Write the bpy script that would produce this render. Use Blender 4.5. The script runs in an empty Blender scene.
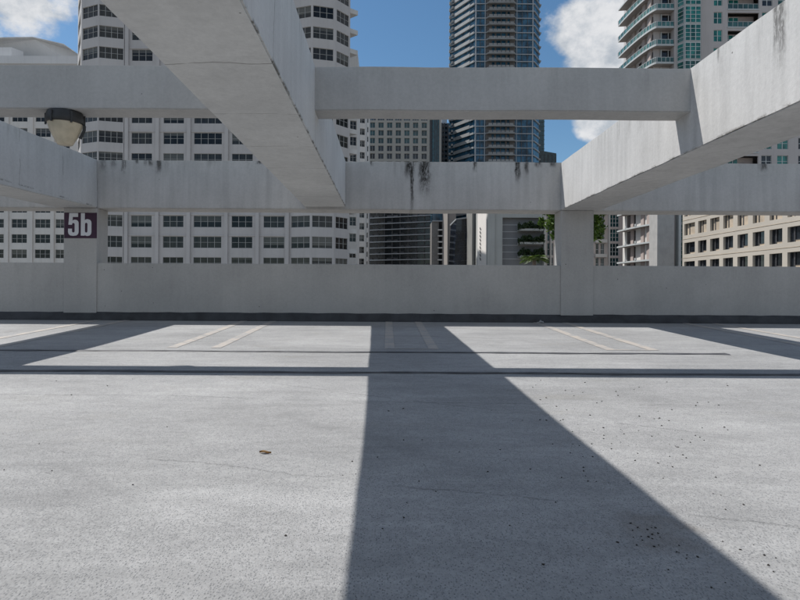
import bpy, bmesh, math, random
from mathutils import Vector, Matrix
random.seed(7)
C = bpy.context.scene.collection
U = 0.0205                  # one photo-pixel at the far wall, in metres
F = 560.0
D = 560*U                   # distance of the far wall
CAM = 32*U
VX, VY, ROLL = 387.0, 289.5, 0.0055

def sx(px, Y): return (px-VX)/F*Y
def sz(px, py, Y): return CAM + (VY-py+ROLL*(px-VX))/F*Y

# ------------------------------------------------------------------ node helper
class NT:
    def __init__(s, tree): s.t = tree; s.n = tree.nodes; s.l = tree.links
    def node(s, typ, ins=None, **kw):
        n = s.n.new(typ)
        for k, v in kw.items(): setattr(n, k, v)
        for k, v in (ins or {}).items():
            if isinstance(v, bpy.types.NodeSocket): s.l.new(v, n.inputs[k])
            else:
                if n.inputs[k].type == 'VECTOR' and len(v) == 4: v = v[:3]
                n.inputs[k].default_value = v
        return n
    def m(s, op, a, b=0.0, c=0.0, clamp=False):
        return s.node('ShaderNodeMath', {0: a, 1: b, 2: c}, operation=op, use_clamp=clamp).outputs[0]
    def add(s, a, b): return s.m('ADD', a, b)
    def mul(s, a, b): return s.m('MULTIPLY', a, b)
    def sub(s, a, b): return s.m('SUBTRACT', a, b)
    def step(s, x, lo, hi, t0=0.0, t1=1.0):
        n = s.node('ShaderNodeMapRange', {0: x, 1: lo, 2: hi, 3: t0, 4: t1}, interpolation_type='SMOOTHSTEP')
        return n.outputs[0]
    def noise(s, vec, scale, detail=3.0, rough=0.55):
        return s.node('ShaderNodeTexNoise', {'Vector': vec, 'Scale': scale, 'Detail': detail, 'Roughness': rough}).outputs['Fac']
    def scale(s, vec, sc):
        return s.node('ShaderNodeMapping', {'Vector': vec, 'Scale': sc}).outputs[0]
    def mix(s, f, a, b):
        n = s.node('ShaderNodeMix', {0: f, 6: a, 7: b}, data_type='RGBA'); return n.outputs[2]
    def pos(s): return s.node('ShaderNodeNewGeometry').outputs['Position']
    def sep(s, v): return s.node('ShaderNodeSeparateXYZ', {0: v}).outputs
    def vmul(s, col, f):
        return s.node('ShaderNodeVectorMath', {0: col, 3: f}, operation='SCALE').outputs[0]

def rgb(r, g, b): return (r, g, b, 1.0)
MATS = {}
def newmat(name):
    m = bpy.data.materials.new(name); m.use_nodes = True
    t = NT(m.node_tree); p = m.node_tree.nodes['Principled BSDF']
    MATS[name] = m
    return m, t, p

def simple(name, col, rough=0.8, var=0.12, scale=1.5, metallic=0.0, spec=0.4, streak=0.0, bump=0.0, rnd=0.0):
    m, t, p = newmat(name)
    P = t.pos()
    n = t.noise(P, scale, 4)
    f = t.step(n, 0.25, 0.75, 1-var, 1+var)
    if streak:
        s = t.noise(t.scale(P, (2.2, 2.2, 0.12)), 1.0, 4)
        f = t.mul(f, t.step(s, 0.45, 0.75, 1.0, 1-streak))
    if rnd:
        r = t.node('ShaderNodeObjectInfo').outputs['Random']
        f = t.mul(f, t.m('MULTIPLY_ADD', r, 2*rnd, 1-rnd))
    t.l.new(t.vmul(rgb(*col), f), p.inputs['Base Color'])
    p.inputs['Roughness'].default_value = rough
    p.inputs['Metallic'].default_value = metallic
    p.inputs['Specular IOR Level'].default_value = spec
    if bump:
        b = t.node('ShaderNodeBump', {'Strength': 0.5, 'Distance': bump, 'Height': t.noise(P, scale*12, 5)})
        t.l.new(b.outputs[0], p.inputs['Normal'])
    return m

def glass(name, col, rough=0.08, var=0.5, curtain=None, spec=0.6, cs=(0.9, 0.9, 0.6)):
    m, t, p = newmat(name)
    P = t.pos()
    r = t.node('ShaderNodeObjectInfo').outputs['Random']
    n = t.noise(t.scale(P, cs), 1.3, 3)
    f = t.mul(t.step(n, 0.3, 0.7, 1-var, 1+var), t.m('MULTIPLY_ADD', r, 0.8, 0.6))
    c = t.vmul(rgb(*col), f)
    if curtain:
        k = t.mul(t.step(r, 0.45, 0.6), t.step(t.noise(t.scale(P, (3.5, 3.5, 0.05)), 1.0, 2), 0.35, 0.6, 0.25, 1.0))
        c = t.mix(t.mul(k, 0.8), c, rgb(*curtain))
        oz = t.sep(t.node('ShaderNodeTexCoord').outputs['Object'])[2]
        r7 = t.m('FRACT', t.mul(r, 7.31)); r3 = t.m('FRACT', t.mul(r, 31.7))
        bl = t.mul(t.step(t.sub(oz, t.m('MULTIPLY_ADD', r7, 1.9, 0.35)), 0.0, 0.03), t.step(r3, 0.35, 0.45))
        c = t.mix(t.mul(bl, 0.75), c, t.vmul(rgb(0.11, 0.11, 0.10), t.m('MULTIPLY_ADD', r3, 0.9, 0.4)))
    t.l.new(c, p.inputs['Base Color'])
    p.inputs['Roughness'].default_value = rough
    p.inputs['Specular IOR Level'].default_value = spec
    return m

# painted concrete of the frame, with drip stains at given places
def concrete(name, col, spots=(), axis=0, top=0.0, base=0.05, low=None, seams=False, sk=1.0):
    m, t, p = newmat(name)
    P = t.pos(); S = t.sep(P)
    big = t.noise(P, 0.9, 5); fine = t.noise(P, 28.0, 5, 0.65)
    stv = (7.0, 7.0, 0.45)
    st = t.noise(t.scale(P, stv), 1.0, 5, 0.6)
    f = t.mul(t.step(big, 0.3, 0.7, 0.92, 1.05), t.step(st, 0.3, 0.8, 1+0.05*sk, 1-0.14*sk))
    f = t.mul(f, t.step(fine, 0.25, 0.75, 0.94, 1.05))
    # faint formwork joint lines and pin holes
    vor = t.node('ShaderNodeTexVoronoi', {'Vector': P, 'Scale': 3.2, 'Randomness': 1.0}).outputs['Distance']
    pin = t.step(vor, 0.022, 0.04, 0.25, 1.0)
    f = t.mul(f, pin)
    c = t.vmul(rgb(*col), f)
    # light grime creeping down from the top edge
    dz = t.sub(top, S[2])
    g = t.mul(t.step(t.noise(t.scale(P, (5, 5, 0.8)), 1.0, 6, 0.7), 0.52, 0.72), t.step(dz, 0.0, 0.5, 1.0, 0.0))
    c = t.mix(t.mul(g, base*8), c, rgb(0.12, 0.115, 0.105))
    if low is not None:   # chipped, grimy lower arris
        dl = t.sub(S[2], low)
        k = t.mul(t.mul(t.step(dl, 0.010, 0.045, 1.0, 0.0), t.step(dl, 0.0045, 0.009)), t.step(t.noise(P, 5.0, 6, 0.75), 0.45, 0.60))
        c = t.mix(t.mul(k, 0.75), c, rgb(0.085, 0.078, 0.065))
    if seams:             # board joints and cracks crossing the underside
        q = t.m('MULTIPLY_ADD', t.sub(t.noise(P, 1.3, 4), 0.5), 0.22, S[1])
        q = t.m('ABSOLUTE', t.sub(t.m('FRACT', t.mul(q, 0.83)), 0.5))
        k = t.mul(t.step(q, 0.002, 0.007, 1.0, 0.0), t.step(t.noise(P, 3.0, 3), 0.42, 0.55))
        c = t.mix(t.mul(k, 0.7), c, rgb(0.13, 0.12, 0.11))
    dirt = None
    wob = t.noise(t.scale(P, (3, 3, 5)), 1.0, 4, 0.6)
    brk = t.noise(t.scale(P, (26, 26, 9)), 1.0, 4, 0.7)
    for (c0, w, L, st_) in spots:
        x = t.m('MULTIPLY_ADD', t.sub(wob, 0.5), 0.10, t.sub(S[axis], c0))
        a = t.step(t.m('ABSOLUTE', x), w*0.25, w, 1.0, 0.0)
        a = t.mul(a, t.step(dz, L*0.3, L, st_, 0.0))
        dirt = a if dirt is None else t.m('MAXIMUM', dirt, a)
    if dirt is not None:
        k = t.mul(dirt, t.step(brk, 0.34, 0.56, 0.2, 1.0))
        c = t.mix(k, c, rgb(0.03, 0.028, 0.025))
    t.l.new(c, p.inputs['Base Color'])
    p.inputs['Roughness'].default_value = 0.85
    p.inputs['Specular IOR Level'].default_value = 0.25
    h = t.add(t.mul(fine, 0.5), t.mul(st, 0.6))
    b = t.node('ShaderNodeBump', {'Strength': 0.35, 'Distance': 0.012, 'Height': h})
    t.l.new(b.outputs[0], p.inputs['Normal'])
    return m

def deck_nodes(t):
    P = t.pos(); S = t.sep(P)
    big = t.noise(t.scale(P, (0.45, 0.8, 1)), 1.0, 5, 0.6)
    brush = t.node('ShaderNodeTexNoise', {'Vector': t.scale(P, (0.55, 2.6, 1)), 'Scale': 1.0, 'Detail': 7.0, 'Roughness': 0.66, 'Distortion': 0.8}).outputs['Fac']
    spn = t.noise(t.scale(P, (1.0, 0.6, 1)), 150.0, 6, 0.85)
    sp2 = t.noise(t.scale(P, (1.0, 0.6, 1)), 300.0, 2, 0.7)
    den = t.step(t.noise(P, 1.1, 4), 0.3, 0.7, 0.0, 0.05)
    f = t.mul(t.step(big, 0.28, 0.72, 0.85, 1.11), t.step(brush, 0.3, 0.7, 0.87, 1.09))
    f = t.mul(f, t.step(t.noise(t.scale(P, (1.0, 0.8, 1)), 34.0, 6, 0.75), 0.36, 0.64, 0.90, 1.08))
    f = t.mul(f, t.step(t.noise(t.scale(P, (0.9, 1.6, 1)), 5.5, 6, 0.7), 0.36, 0.64, 0.93, 1.06))
    vo = t.node('ShaderNodeTexVoronoi', {'Vector': t.scale(P, (1.0, 0.62, 1)), 'Scale': 122.0, 'Randomness': 1.0})
    dot = t.mul(t.step(vo.outputs['Distance'], 0.22, 0.40, 1.0, 0.0), t.step(t.sep(vo.outputs['Color'])[0], 0.12, 0.60))
    pit = t.m('MAXIMUM', t.mul(t.step(t.add(spn, den), 0.55, 0.66), 0.7), dot)
    c = t.vmul(rgb(0.320, 0.315, 0.309), f)
    c = t.mix(t.mul(pit, 0.72), c, rgb(0.075, 0.077, 0.082))
    c = t.mix(t.mul(t.step(sp2, 0.38, 0.62), 0.25), c, rgb(0.43, 0.435, 0.44))
    # yellowish worn patches near the stalls
    pt = t.step(t.noise(t.scale(P, (0.8, 2.4, 1)), 1.0, 5, 0.65), 0.56, 0.75)
    pt = t.mul(pt, t.step(S[1], 2.2, 5.0))
    c = t.mix(t.mul(pt, 0.45), c, rgb(0.235, 0.222, 0.195))
    # long wandering hairline cracks
    wv = t.noise(t.scale(P, (0.35, 0.35, 1)), 1.0, 3)
    for (y0, sl) in ((2.72, 0.27), (4.75, 0.50), (4.6, 0.05)):
        yy = t.m('MULTIPLY_ADD', S[0], sl, t.sub(S[1], y0))
        yy = t.m('MULTIPLY_ADD', t.sub(wv, 0.5), 0.35, yy)
        yy = t.m('MULTIPLY_ADD', t.sub(t.noise(P, 14.0, 3), 0.5), 0.06, yy)
        k = t.step(t.m('ABSOLUTE', yy), 0.002, 0.016, 0.8, 0.0)
        k = t.mul(k, t.step(t.noise(P, 2.3, 3), 0.44, 0.56, 0.0, 0.75))
        k = t.mul(k, t.step(t.noise(P, 60.0, 3, 0.7), 0.40, 0.60, 0.25, 1.0))
        c = t.mix(k, c, rgb(0.09, 0.09, 0.09))
    # soft oily drips and scuffs
    v2 = t.node('ShaderNodeTexVoronoi', {'Vector': t.node('ShaderNodeVectorMath', {0: P, 1: t.node('ShaderNodeTexNoise', {'Vector': P, 'Scale': 4.0}).outputs['Color']}, operation='ADD').outputs[0], 'Scale': 0.9})
    k = t.mul(t.step(v2.outputs['Distance'], 0.02, 0.22, 0.30, 0.0), t.step(t.sep(v2.outputs['Color'])[1], 0.5, 0.7))
    c = t.mix(k, c, rgb(0.12, 0.115, 0.105))
    # faint curved wheel marks
    rv = t.node('ShaderNodeVectorMath', {0: t.scale(P, (1, 1, 0)), 1: (-5.5, -2.0, 0)}, operation='DISTANCE').outputs['Value']
    for rr_ in (6.2, 7.75):
        k = t.step(t.m('ABSOLUTE', t.sub(rv, rr_)), 0.04, 0.14, 0.16, 0.0)
        k = t.mul(k, t.step(t.noise(P, 3.0, 5, 0.7), 0.4, 0.6))
        c = t.mix(k, c, rgb(0.13, 0.13, 0.13))
    # old rusty stain
    dv = t.node('ShaderNodeVectorMath', {0: P, 1: (1.08, 2.22, -0.3)}, operation='SUBTRACT').outputs[0]
    ln = t.node('ShaderNodeVectorMath', {0: t.scale(dv, (1.0, 0.9, 0.0))}, operation='LENGTH').outputs['Value']
    k = t.mul(t.step(t.m('MULTIPLY_ADD', t.sub(t.noise(P, 7, 4), 0.5), 0.5, ln), 0.02, 0.24, 0.28, 0.0), 1.0)
    c = t.mix(k, c, rgb(0.15, 0.11, 0.075))
    h = t.m('MULTIPLY_ADD', pit, -1.0, t.mul(sp2, 0.5))
    return P, c, h

def mat_deck():
    m, t, p = newmat('deck_coating')
    P, c, h = deck_nodes(t)
    t.l.new(c, p.inputs['Base Color'])
    p.inputs['Roughness'].default_value = 0.75
    p.inputs['Specular IOR Level'].default_value = 0.3
    b = t.node('ShaderNodeBump', {'Strength': 0.55, 'Distance': 0.003, 'Height': h})
    t.l.new(b.outputs[0], p.inputs['Normal'])
    return m

def mat_stripe():
    m, t, p = newmat('worn_stripe_paint')
    P, c, h = deck_nodes(t)
    w = t.step(t.noise(t.scale(P, (2.0, 3.0, 1)), 1.6, 6, 0.7), 0.40, 0.56, 0.15, 0.9)
    c = t.mix(w, c, rgb(0.42, 0.375, 0.33))
    t.l.new(c, p.inputs['Base Color'])
    p.inputs['Roughness'].default_value = 0.7
    return m

# ------------------------------------------------------------------ mesh helpers
WORLD = {}
def tag(o, label=None, cat=None, group=None, kind=None):
    if label: o['label'] = label
    if cat: o['category'] = cat
    if group: o['group'] = group
    if kind: o['kind'] = kind
    return o
def empty(name, loc, label=None, cat=None, group=None):
    o = bpy.data.objects.new(name, None); C.objects.link(o)
    o.location = loc; o.empty_display_size = 0.3
    WORLD[o] = Vector(loc)
    return tag(o, label, cat, group)
def link(name, bm, mats, parent=None, smooth=False, loc=None, rz=0.0, mesh=None):
    """verts are world coordinates unless loc is given"""
    if mesh is None:
        if not isinstance(mats, (list, tuple)): mats = [mats]
        off = WORLD[parent] if parent is not None and loc is None else None
        if off is not None: bmesh.ops.translate(bm, verts=bm.verts, vec=-off)
        mesh = bpy.data.meshes.new(name); bm.to_mesh(mesh); bm.free()
        for m in mats: mesh.materials.append(m)
        if smooth:
            for f in mesh.polygons: f.use_smooth = True
    o = bpy.data.objects.new(name, mesh); C.objects.link(o)
    if parent is not None:
        o.parent = parent
        if loc is not None: o.location = Vector(loc)-WORLD[parent]
        WORLD[o] = Vector(loc) if loc is not None else WORLD[parent].copy()
    elif loc is not None: o.location = loc; WORLD[o] = Vector(loc)
    else: WORLD[o] = Vector((0, 0, 0))
    o.rotation_euler.z = rz
    return o
def BM(): return bmesh.new()
def box(bm, a, b, mi=0, M=None):
    x0, y0, z0 = a; x1, y1, z1 = b
    co = [(x0,y0,z0),(x1,y0,z0),(x1,y1,z0),(x0,y1,z0),(x0,y0,z1),(x1,y0,z1),(x1,y1,z1),(x0,y1,z1)]
    v = [bm.verts.new(M @ Vector(c) if M else c) for c in co]
    for q in ((0,3,2,1),(4,5,6,7),(0,1,5,4),(1,2,6,5),(2,3,7,6),(3,0,4,7)):
        f = bm.faces.new([v[i] for i in q]); f.material_index = mi
    return v
def prism(bm, pts, z0, z1, mi=0):
    """pts counter-clockwise seen from above"""
    lo = [bm.verts.new((x, y, z0)) for x, y in pts]; hi = [bm.verts.new((x, y, z1)) for x, y in pts]
    n = len(pts)
    fs = [bm.faces.new(lo[::-1]), bm.faces.new(hi)]
    for i in range(n): fs.append(bm.faces.new((lo[i], lo[(i+1) % n], hi[(i+1) % n], hi[i])))
    for f in fs: f.material_index = mi
def bevel(bm, w, seg=2):
    bmesh.ops.bevel(bm, geom=list(bm.edges), offset=w, segments=seg, affect='EDGES', profile=0.6)
def rough_edges(bm, cell, amp):
    pass
def on_line(A, B, px):
    """point where the sight line through px meets the wall A-B, as distance along it"""
    k = (px-VX)/F
    ax, ay = A; dx, dy = B[0]-A[0], B[1]-A[1]
    t = (k*ay-ax)/(dx-k*dy)
    return t*math.hypot(dx, dy)
def P2(px, Y): return (sx(px, Y), Y)
def facade(bm, A, B, zb, zt, ops, depth=0.25, mi=0):
    L = math.hypot(B[0]-A[0], B[1]-A[1]); d = ((B[0]-A[0])/L, (B[1]-A[1])/L); n = (d[1], -d[0])
    def pt(u, z, w=0.0): return bm.verts.new((A[0]+d[0]*u-n[0]*w, A[1]+d[1]*u-n[1]*w, z))
    us = sorted({0.0, L} | {round(o[0], 4) for o in ops} | {round(o[1], 4) for o in ops})
    zs = sorted({zb, zt} | {round(o[2], 4) for o in ops} | {round(o[3], 4) for o in ops})
    for i in range(len(us)-1):
        for j in range(len(zs)-1):
            uc, zc = (us[i]+us[i+1])/2, (zs[j]+zs[j+1])/2
            if any(o[0] < uc < o[1] and o[2] < zc < o[3] for o in ops): continue
            bm.faces.new((pt(us[i], zs[j]), pt(us[i+1], zs[j]), pt(us[i+1], zs[j+1]), pt(us[i], zs[j+1]))).material_index = mi
    for (a, b, c, e) in ops:
        for q in (((a,c,0),(a,e,0),(a,e,depth),(a,c,depth)), ((b,c,0),(b,c,depth),(b,e,depth),(b,e,0)),
                  ((a,c,0),(a,c,depth),(b,c,depth),(b,c,0)), ((a,e,0),(b,e,0),(b,e,depth),(a,e,depth))):
            bm.faces.new([pt(u, z, w) for u, z, w in q]).material_index = mi
def frame_of(A, B):
    L = math.hypot(B[0]-A[0], B[1]-A[1]); d = ((B[0]-A[0])/L, (B[1]-A[1])/L)
    return L, d, (d[1], -d[0]), math.atan2(d[1], d[0])
def wbox(bm, A, B, u0, u1, z0, z1, w0, w1, mi=0):
    """box on wall A-B: w0..w1 outward from the wall"""
    L, d, n, a = frame_of(A, B)
    M = Matrix(((d[0], -n[0], 0, A[0]), (d[1], -n[1], 0, A[1]), (0, 0, 1, 0), (0, 0, 0, 1)))
    box(bm, (u0, -w1, z0), (u1, -w0, z1), mi, M)
WC = {}
def window_mesh(w, h, nc, nr, fm, gm, bar=0.09):
    key = (round(w, 2), round(h, 2), nc, nr, fm.name, gm.name, bar)
    if key in WC: return WC[key]
    bm = BM()
    box(bm, (0, 0, 0), (w, 0.03, h), 1)
    def fr(x0, x1, z0, z1, d=0.05): box(bm, (x0, -d, z0), (x1, 0.012, z1), 0)
    fr(0, w, 0, bar*0.6); fr(0, w, h-bar*0.6, h)
    for i in range(nc+1):
        x = w*i/nc; fr(max(0, x-bar/2), min(w, x+bar/2), bar*0.6, h-bar*0.6, 0.06)
    for j in range(1, nr):
        z = h*j/nr
        for i in range(nc): fr(w*i/nc+bar/2, w*(i+1)/nc-bar/2, z-bar/3, z+bar/3)
    me = bpy.data.meshes.new('window'); bm.to_mesh(me); bm.free()
    me.materials.append(fm); me.materials.append(gm)
    WC[key] = me
    return me
BANDS = ((-14, 68), (111, 164), (209, 268))
def seen(y0, y1): return any(a < y1 and y0 < b for a, b in BANDS)
def put_window(root, A, B, u0, u1, z0, z1, inset, nc, nr, fm, gm, hidden, bar=0.09):
    """individual part where the photo shows it, collected into one stuff part where it does not"""
    L, d, n, a = frame_of(A, B)
    x = A[0]+d[0]*u0-n[0]*inset; y = A[1]+d[1]*u0-n[1]*inset
    me = window_mesh(u1-u0, z1-z0, nc, nr, fm, gm, bar)
    px = VX+x/y*F
    py0 = VY-(z1-CAM)/y*F+ROLL*(px-VX); py1 = VY-(z0-CAM)/y*F+ROLL*(px-VX)
    if seen(py0, py1) and -20 < px < 820:
        link('window', None, None, root, loc=(x, y, z0), rz=a, mesh=me)
    else:
        hidden.append((me, Matrix.Translation((x, y, z0)) @ Matrix.Rotation(a, 4, 'Z'), fm, gm))
def flush_hidden(root, hidden):
    by = {}
    for h in hidden: by.setdefault((h[2], h[3]), []).append(h)
    for (fm, gm), hs in by.items():
        bm = BM()
        for me, M, _, _ in hs:
            n0 = len(bm.verts); bm.from_mesh(me); bm.verts.ensure_lookup_table()
            for v in bm.verts[n0:]: v.co = M @ v.co
        tag(link('windows', bm, [fm, gm], root), kind='stuff')

# ------------------------------------------------------------------ materials
M_deck = mat_deck(); M_stripe = mat_stripe()
XL, XM, XR = (-331*U, -290*U), (-83*U, -42*U), (173.5*U, 212*U)
T = CAM+128*U
def fx(px, z=560): return (px-VX)*z/560*U
ZB_ = CAM+80*U
CONC = (0.50, 0.493, 0.482)
M_far = concrete('painted_concrete_stained_shaded', (0.45, 0.442, 0.43), [  # base colour darkened to deepen the shade on this face; stains are separate
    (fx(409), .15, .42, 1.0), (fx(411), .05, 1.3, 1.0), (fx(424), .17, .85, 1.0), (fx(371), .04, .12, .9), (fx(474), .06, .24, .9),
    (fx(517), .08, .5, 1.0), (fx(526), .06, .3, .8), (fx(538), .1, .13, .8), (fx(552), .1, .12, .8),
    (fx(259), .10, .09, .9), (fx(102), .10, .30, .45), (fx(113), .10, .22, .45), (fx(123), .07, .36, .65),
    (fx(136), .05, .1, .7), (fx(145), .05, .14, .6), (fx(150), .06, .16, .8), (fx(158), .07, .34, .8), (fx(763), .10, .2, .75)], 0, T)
M_near = concrete('painted_concrete_cross_beam_shaded', (0.42, 0.413, 0.402), [], 0, T, 0.03, sk=0.45)  # same frame concrete in a darker copy, shade of the camera-side face included
M_beamR = concrete('painted_concrete_sunlit', CONC, [(128/413*0+173.5*U/(393/F)+0.0, .08, .75, .7), (173.5*U/(380/F)*1.0-.10, .05, .6, .7),
    (173.5*U/(330/F), .03, .2, .5), (7.0, .04, .35, .25), (8.6, .04, .4, .2)], 1, T, 0.05, ZB_+0.003)
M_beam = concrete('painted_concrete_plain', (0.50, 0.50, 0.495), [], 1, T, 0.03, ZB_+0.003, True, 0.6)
M_mid = concrete('painted_concrete_middle', (0.58, 0.58, 0.57), [], 1, T, 0.03, ZB_+0.05, True, 0.6)
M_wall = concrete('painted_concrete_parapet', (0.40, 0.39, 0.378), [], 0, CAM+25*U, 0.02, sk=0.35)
M_tar = simple('dark_bitumen_base', (0.035, 0.036, 0.04), 0.6, 0.4, 4.0, bump=0.01)
M_joint = simple('joint_sealant', (0.075, 0.075, 0.08), 0.6, 0.4, 5.0)
M_maroon = simple('sign_maroon', (0.040, 0.014, 0.036), 0.6, 0.1)
M_letter = simple('sign_white', (0.62, 0.63, 0.66), 0.6, 0.05)

# ------------------------------------------------------------------ deck profile
PROF = [(-900, 50), (0, 48), (90, 47), (180, 46), (242, 44.2), (290, 41.3), (350, 40), (400, 38.3), (505, 34), (560, 32), (640, 31)]
def hh(zu):
    for (a, ha), (b, hb) in zip(PROF, PROF[1:]):
        if zu <= b: return ha+(hb-ha)*(zu-a)/(b-a)
    return PROF[-1][1]
def hs(zu):   # smoothed
    return sum(hh(zu+k) for k in (-30, -15, 0, 15, 30))/5 if zu < 530 else hh(zu)
def deckz(Y): return CAM-hs(Y/U)*U
def ground_at(px, py):
    yy = py-VY-ROLL*(px-VX)
    z = 300.0
    for _ in range(40): z = 0.5*z+0.5*hs(z)*560/yy
    return (px-VX)/F*z*U, z*U

X0, X1 = -16.0, 17.0
YB = D+0.42
bm = BM()
ys = [-9.0]+[k*0.25 for k in range(-20, 46)]+[D+0.1]
top = [(bm.verts.new((X0, y, deckz(y))), bm.verts.new((X1, y, deckz(y)))) for y in ys]
for a, b in zip(top, top[1:]): bm.faces.new((a[0], a[1], b[1], b[0]))
bot = [(bm.verts.new((X0, y, -0.9)), bm.verts.new((X1, y, -0.9))) for y in (ys[0], ys[-1])]
bm.faces.new((bot[0][0], bot[1][0], bot[1][1], bot[0][1]))
bm.faces.new((bot[0][0], bot[0][1], top[0][1], top[0][0]))
bm.faces.new([bot[1][0]]+[t[0] for t in top[::-1]]+[bot[0][0]])
bm.faces.new([bot[0][1]]+[t[1] for t in top]+[bot[1][1]])
deck = tag(link('ground', bm, M_deck), kind='structure')

def strip(bm, x0, x1, y0, y1, h, n=30, jit=0.0):
    """thin sheet lying on the deck; runs along Y"""
    pr = None
    for i in range(n+1):
        y = y0+(y1-y0)*i/n
        j = [random.uniform(-jit, jit) for _ in range(2)]
        q = (bm.verts.new((x0+j[0], y, deckz(y)+h)), bm.verts.new((x1+j[1], y, deckz(y)+h)))
        if pr: bm.faces.new((pr[0], pr[1], q[1], q[0]))
        pr = q
yend = 370*U
for xa, xb in ((2, 31), (-142, -113), (148.5, 177), (-287, -258), (297, 326)):
    bm = BM()
    strip(bm, (xa-3.3)*U, (xa+3.3)*U, yend, D-0.06, 0.004, jit=0.002)
    strip(bm, (xb-3.3)*U, (xb+3.3)*U, yend, D-0.06, 0.004, jit=0.002)
    if xa in (2, 148.5): strip(bm, (xa+3.4)*U, (xb-3.4)*U, yend, yend+0.05, 0.004, 3)
    o = link('stall_marking', bm, M_stripe); tag(o, kind='structure')

def joint(name, x0, x1, Yc, w, h, n=160):
    bm = BM(); pr = None
    for i in range(n+1):
        x = x0+(x1-x0)*i/n
        yc = Yc+0.012*math.sin(x*1.7)+0.008*math.sin(x*4.1+1)
        ww = w*(1+0.35*math.sin(x*9.0)+random.uniform(-.25, .25))
        if i == n and x1 < 12: ww = w*2.2
        a = [(yc-ww/2, 0.003), (yc-ww/3, h), (yc+ww/3, h), (yc+ww/2, 0.003)]
        q = [bm.verts.new((x, y, deckz(y)+hz)) for y, hz in a]
        if pr:
            for k in range(3): bm.faces.new((pr[k], q[k], q[k+1], pr[k+1]))
        pr = q
    return tag(link(name, bm, M_joint), kind='structure')
_, yj = ground_at(728, 354.5)
joint('deck_joint', X0+.1, (728-VX)/F*yj, yj, 0.075, 0.012)
_, yj2 = ground_at(387, 373.2)
joint('deck_joint', X0+.1, X1-.1, yj2, 0.06, 0.014)

# ------------------------------------------------------------------ concrete frame
ZP = CAM+25*U          # parapet top
ZB = CAM+80*U          # beam underside
def beam(name, a, b, mat, label, group, cat='beam', bev=0.012):
    bm = BM(); box(bm, a, b)
    # cut into segments so the arris can be slightly uneven
    ax = max(range(3), key=lambda i: b[i]-a[i])
    L = b[ax]-a[ax]; n = int(L/0.35)
    for i in range(1, n):
        co = [0, 0, 0]; no = [0, 0, 0]; co[ax] = a[ax]+L*i/n; no[ax] = 1
        bmesh.ops.bisect_plane(bm, geom=bm.verts[:]+bm.edges[:]+bm.faces[:], plane_co=co, plane_no=no)
    ed = [e for e in bm.edges if len(e.link_faces) == 2 and e.calc_face_angle() > 1.2]
    bmesh.ops.bevel(bm, geom=ed, offset=bev, segments=2, affect='EDGES')
    for v in bm.verts:
        r = random.Random(hash((round(v.co[ax], 2), name)))
        v.co.z += r.uniform(-.005, .004)
    o = link(name, bm, mat)
    return tag(o, label, cat, group)
bm = BM()
wall = empty('parapet_wall', (0, D, 0), 'long grey concrete parapet wall along the far edge of the parking deck', 'wall')
box(bm, (X0, D, -0.9), (X1, D+0.2, ZP)); bevel(bm, 0.008)
link('wall', bm, M_wall, wall)
bm = BM(); pr = None
n = 120
for i in range(n+1):
    x = X0+(X1-X0)*i/n
    z = 8*U+random.uniform(-.006, .006)
    a = [(D-0.075, -0.05), (D-0.07, 0.02), (D-0.03, z*0.8), (D-0.004, z)]
    q = [bm.verts.new((x, y, hz)) for y, hz in a]
    if pr:
        for k in range(3): bm.faces.new((pr[k], q[k], q[k+1], pr[k+1]))
    pr = q
link('wall_base_strip', bm, M_tar, wall)

for (xa, xb), lab in (((-323*U, -290*U), 'square concrete column carrying the maroon sign, rising out of the parapet wall'),
                      ((173.5*U, 206*U), 'square concrete column without a sign, under the sunlit beam end')):
    bm = BM(); box(bm, (xa, D-0.022, 8*U-0.02), (xb, D+0.44, ZB-0.004)); bevel(bm, 0.01)
    tag(link('concrete_column', bm, M_wall), lab, 'column', 'columns at the parapet')
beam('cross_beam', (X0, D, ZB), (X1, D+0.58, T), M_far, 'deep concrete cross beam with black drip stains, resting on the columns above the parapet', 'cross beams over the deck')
Z2 = CAM+102.7*U; Y2a, Y2b = 321*U, 338*U
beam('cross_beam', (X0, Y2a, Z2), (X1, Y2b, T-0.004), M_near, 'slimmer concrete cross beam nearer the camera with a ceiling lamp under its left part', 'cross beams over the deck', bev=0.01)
YN = -7.5
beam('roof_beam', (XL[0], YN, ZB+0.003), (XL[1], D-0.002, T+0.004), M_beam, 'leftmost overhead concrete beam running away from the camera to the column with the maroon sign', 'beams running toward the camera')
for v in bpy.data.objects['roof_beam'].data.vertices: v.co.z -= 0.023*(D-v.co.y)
beam('roof_beam', (XM[0], YN, ZB+0.05), (XM[1], D-0.002, T+0.004), M_mid, 'wide overhead concrete beam in the middle whose underside shows, ending above no column', 'beams running toward the camera')
beam('roof_beam', (XR[0], YN, ZB+0.003), (XR[1], D-0.002, T+0.004), M_beamR, 'sunlit overhead concrete beam on the right with a shadow across its bright side', 'beams running toward the camera')

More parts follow.
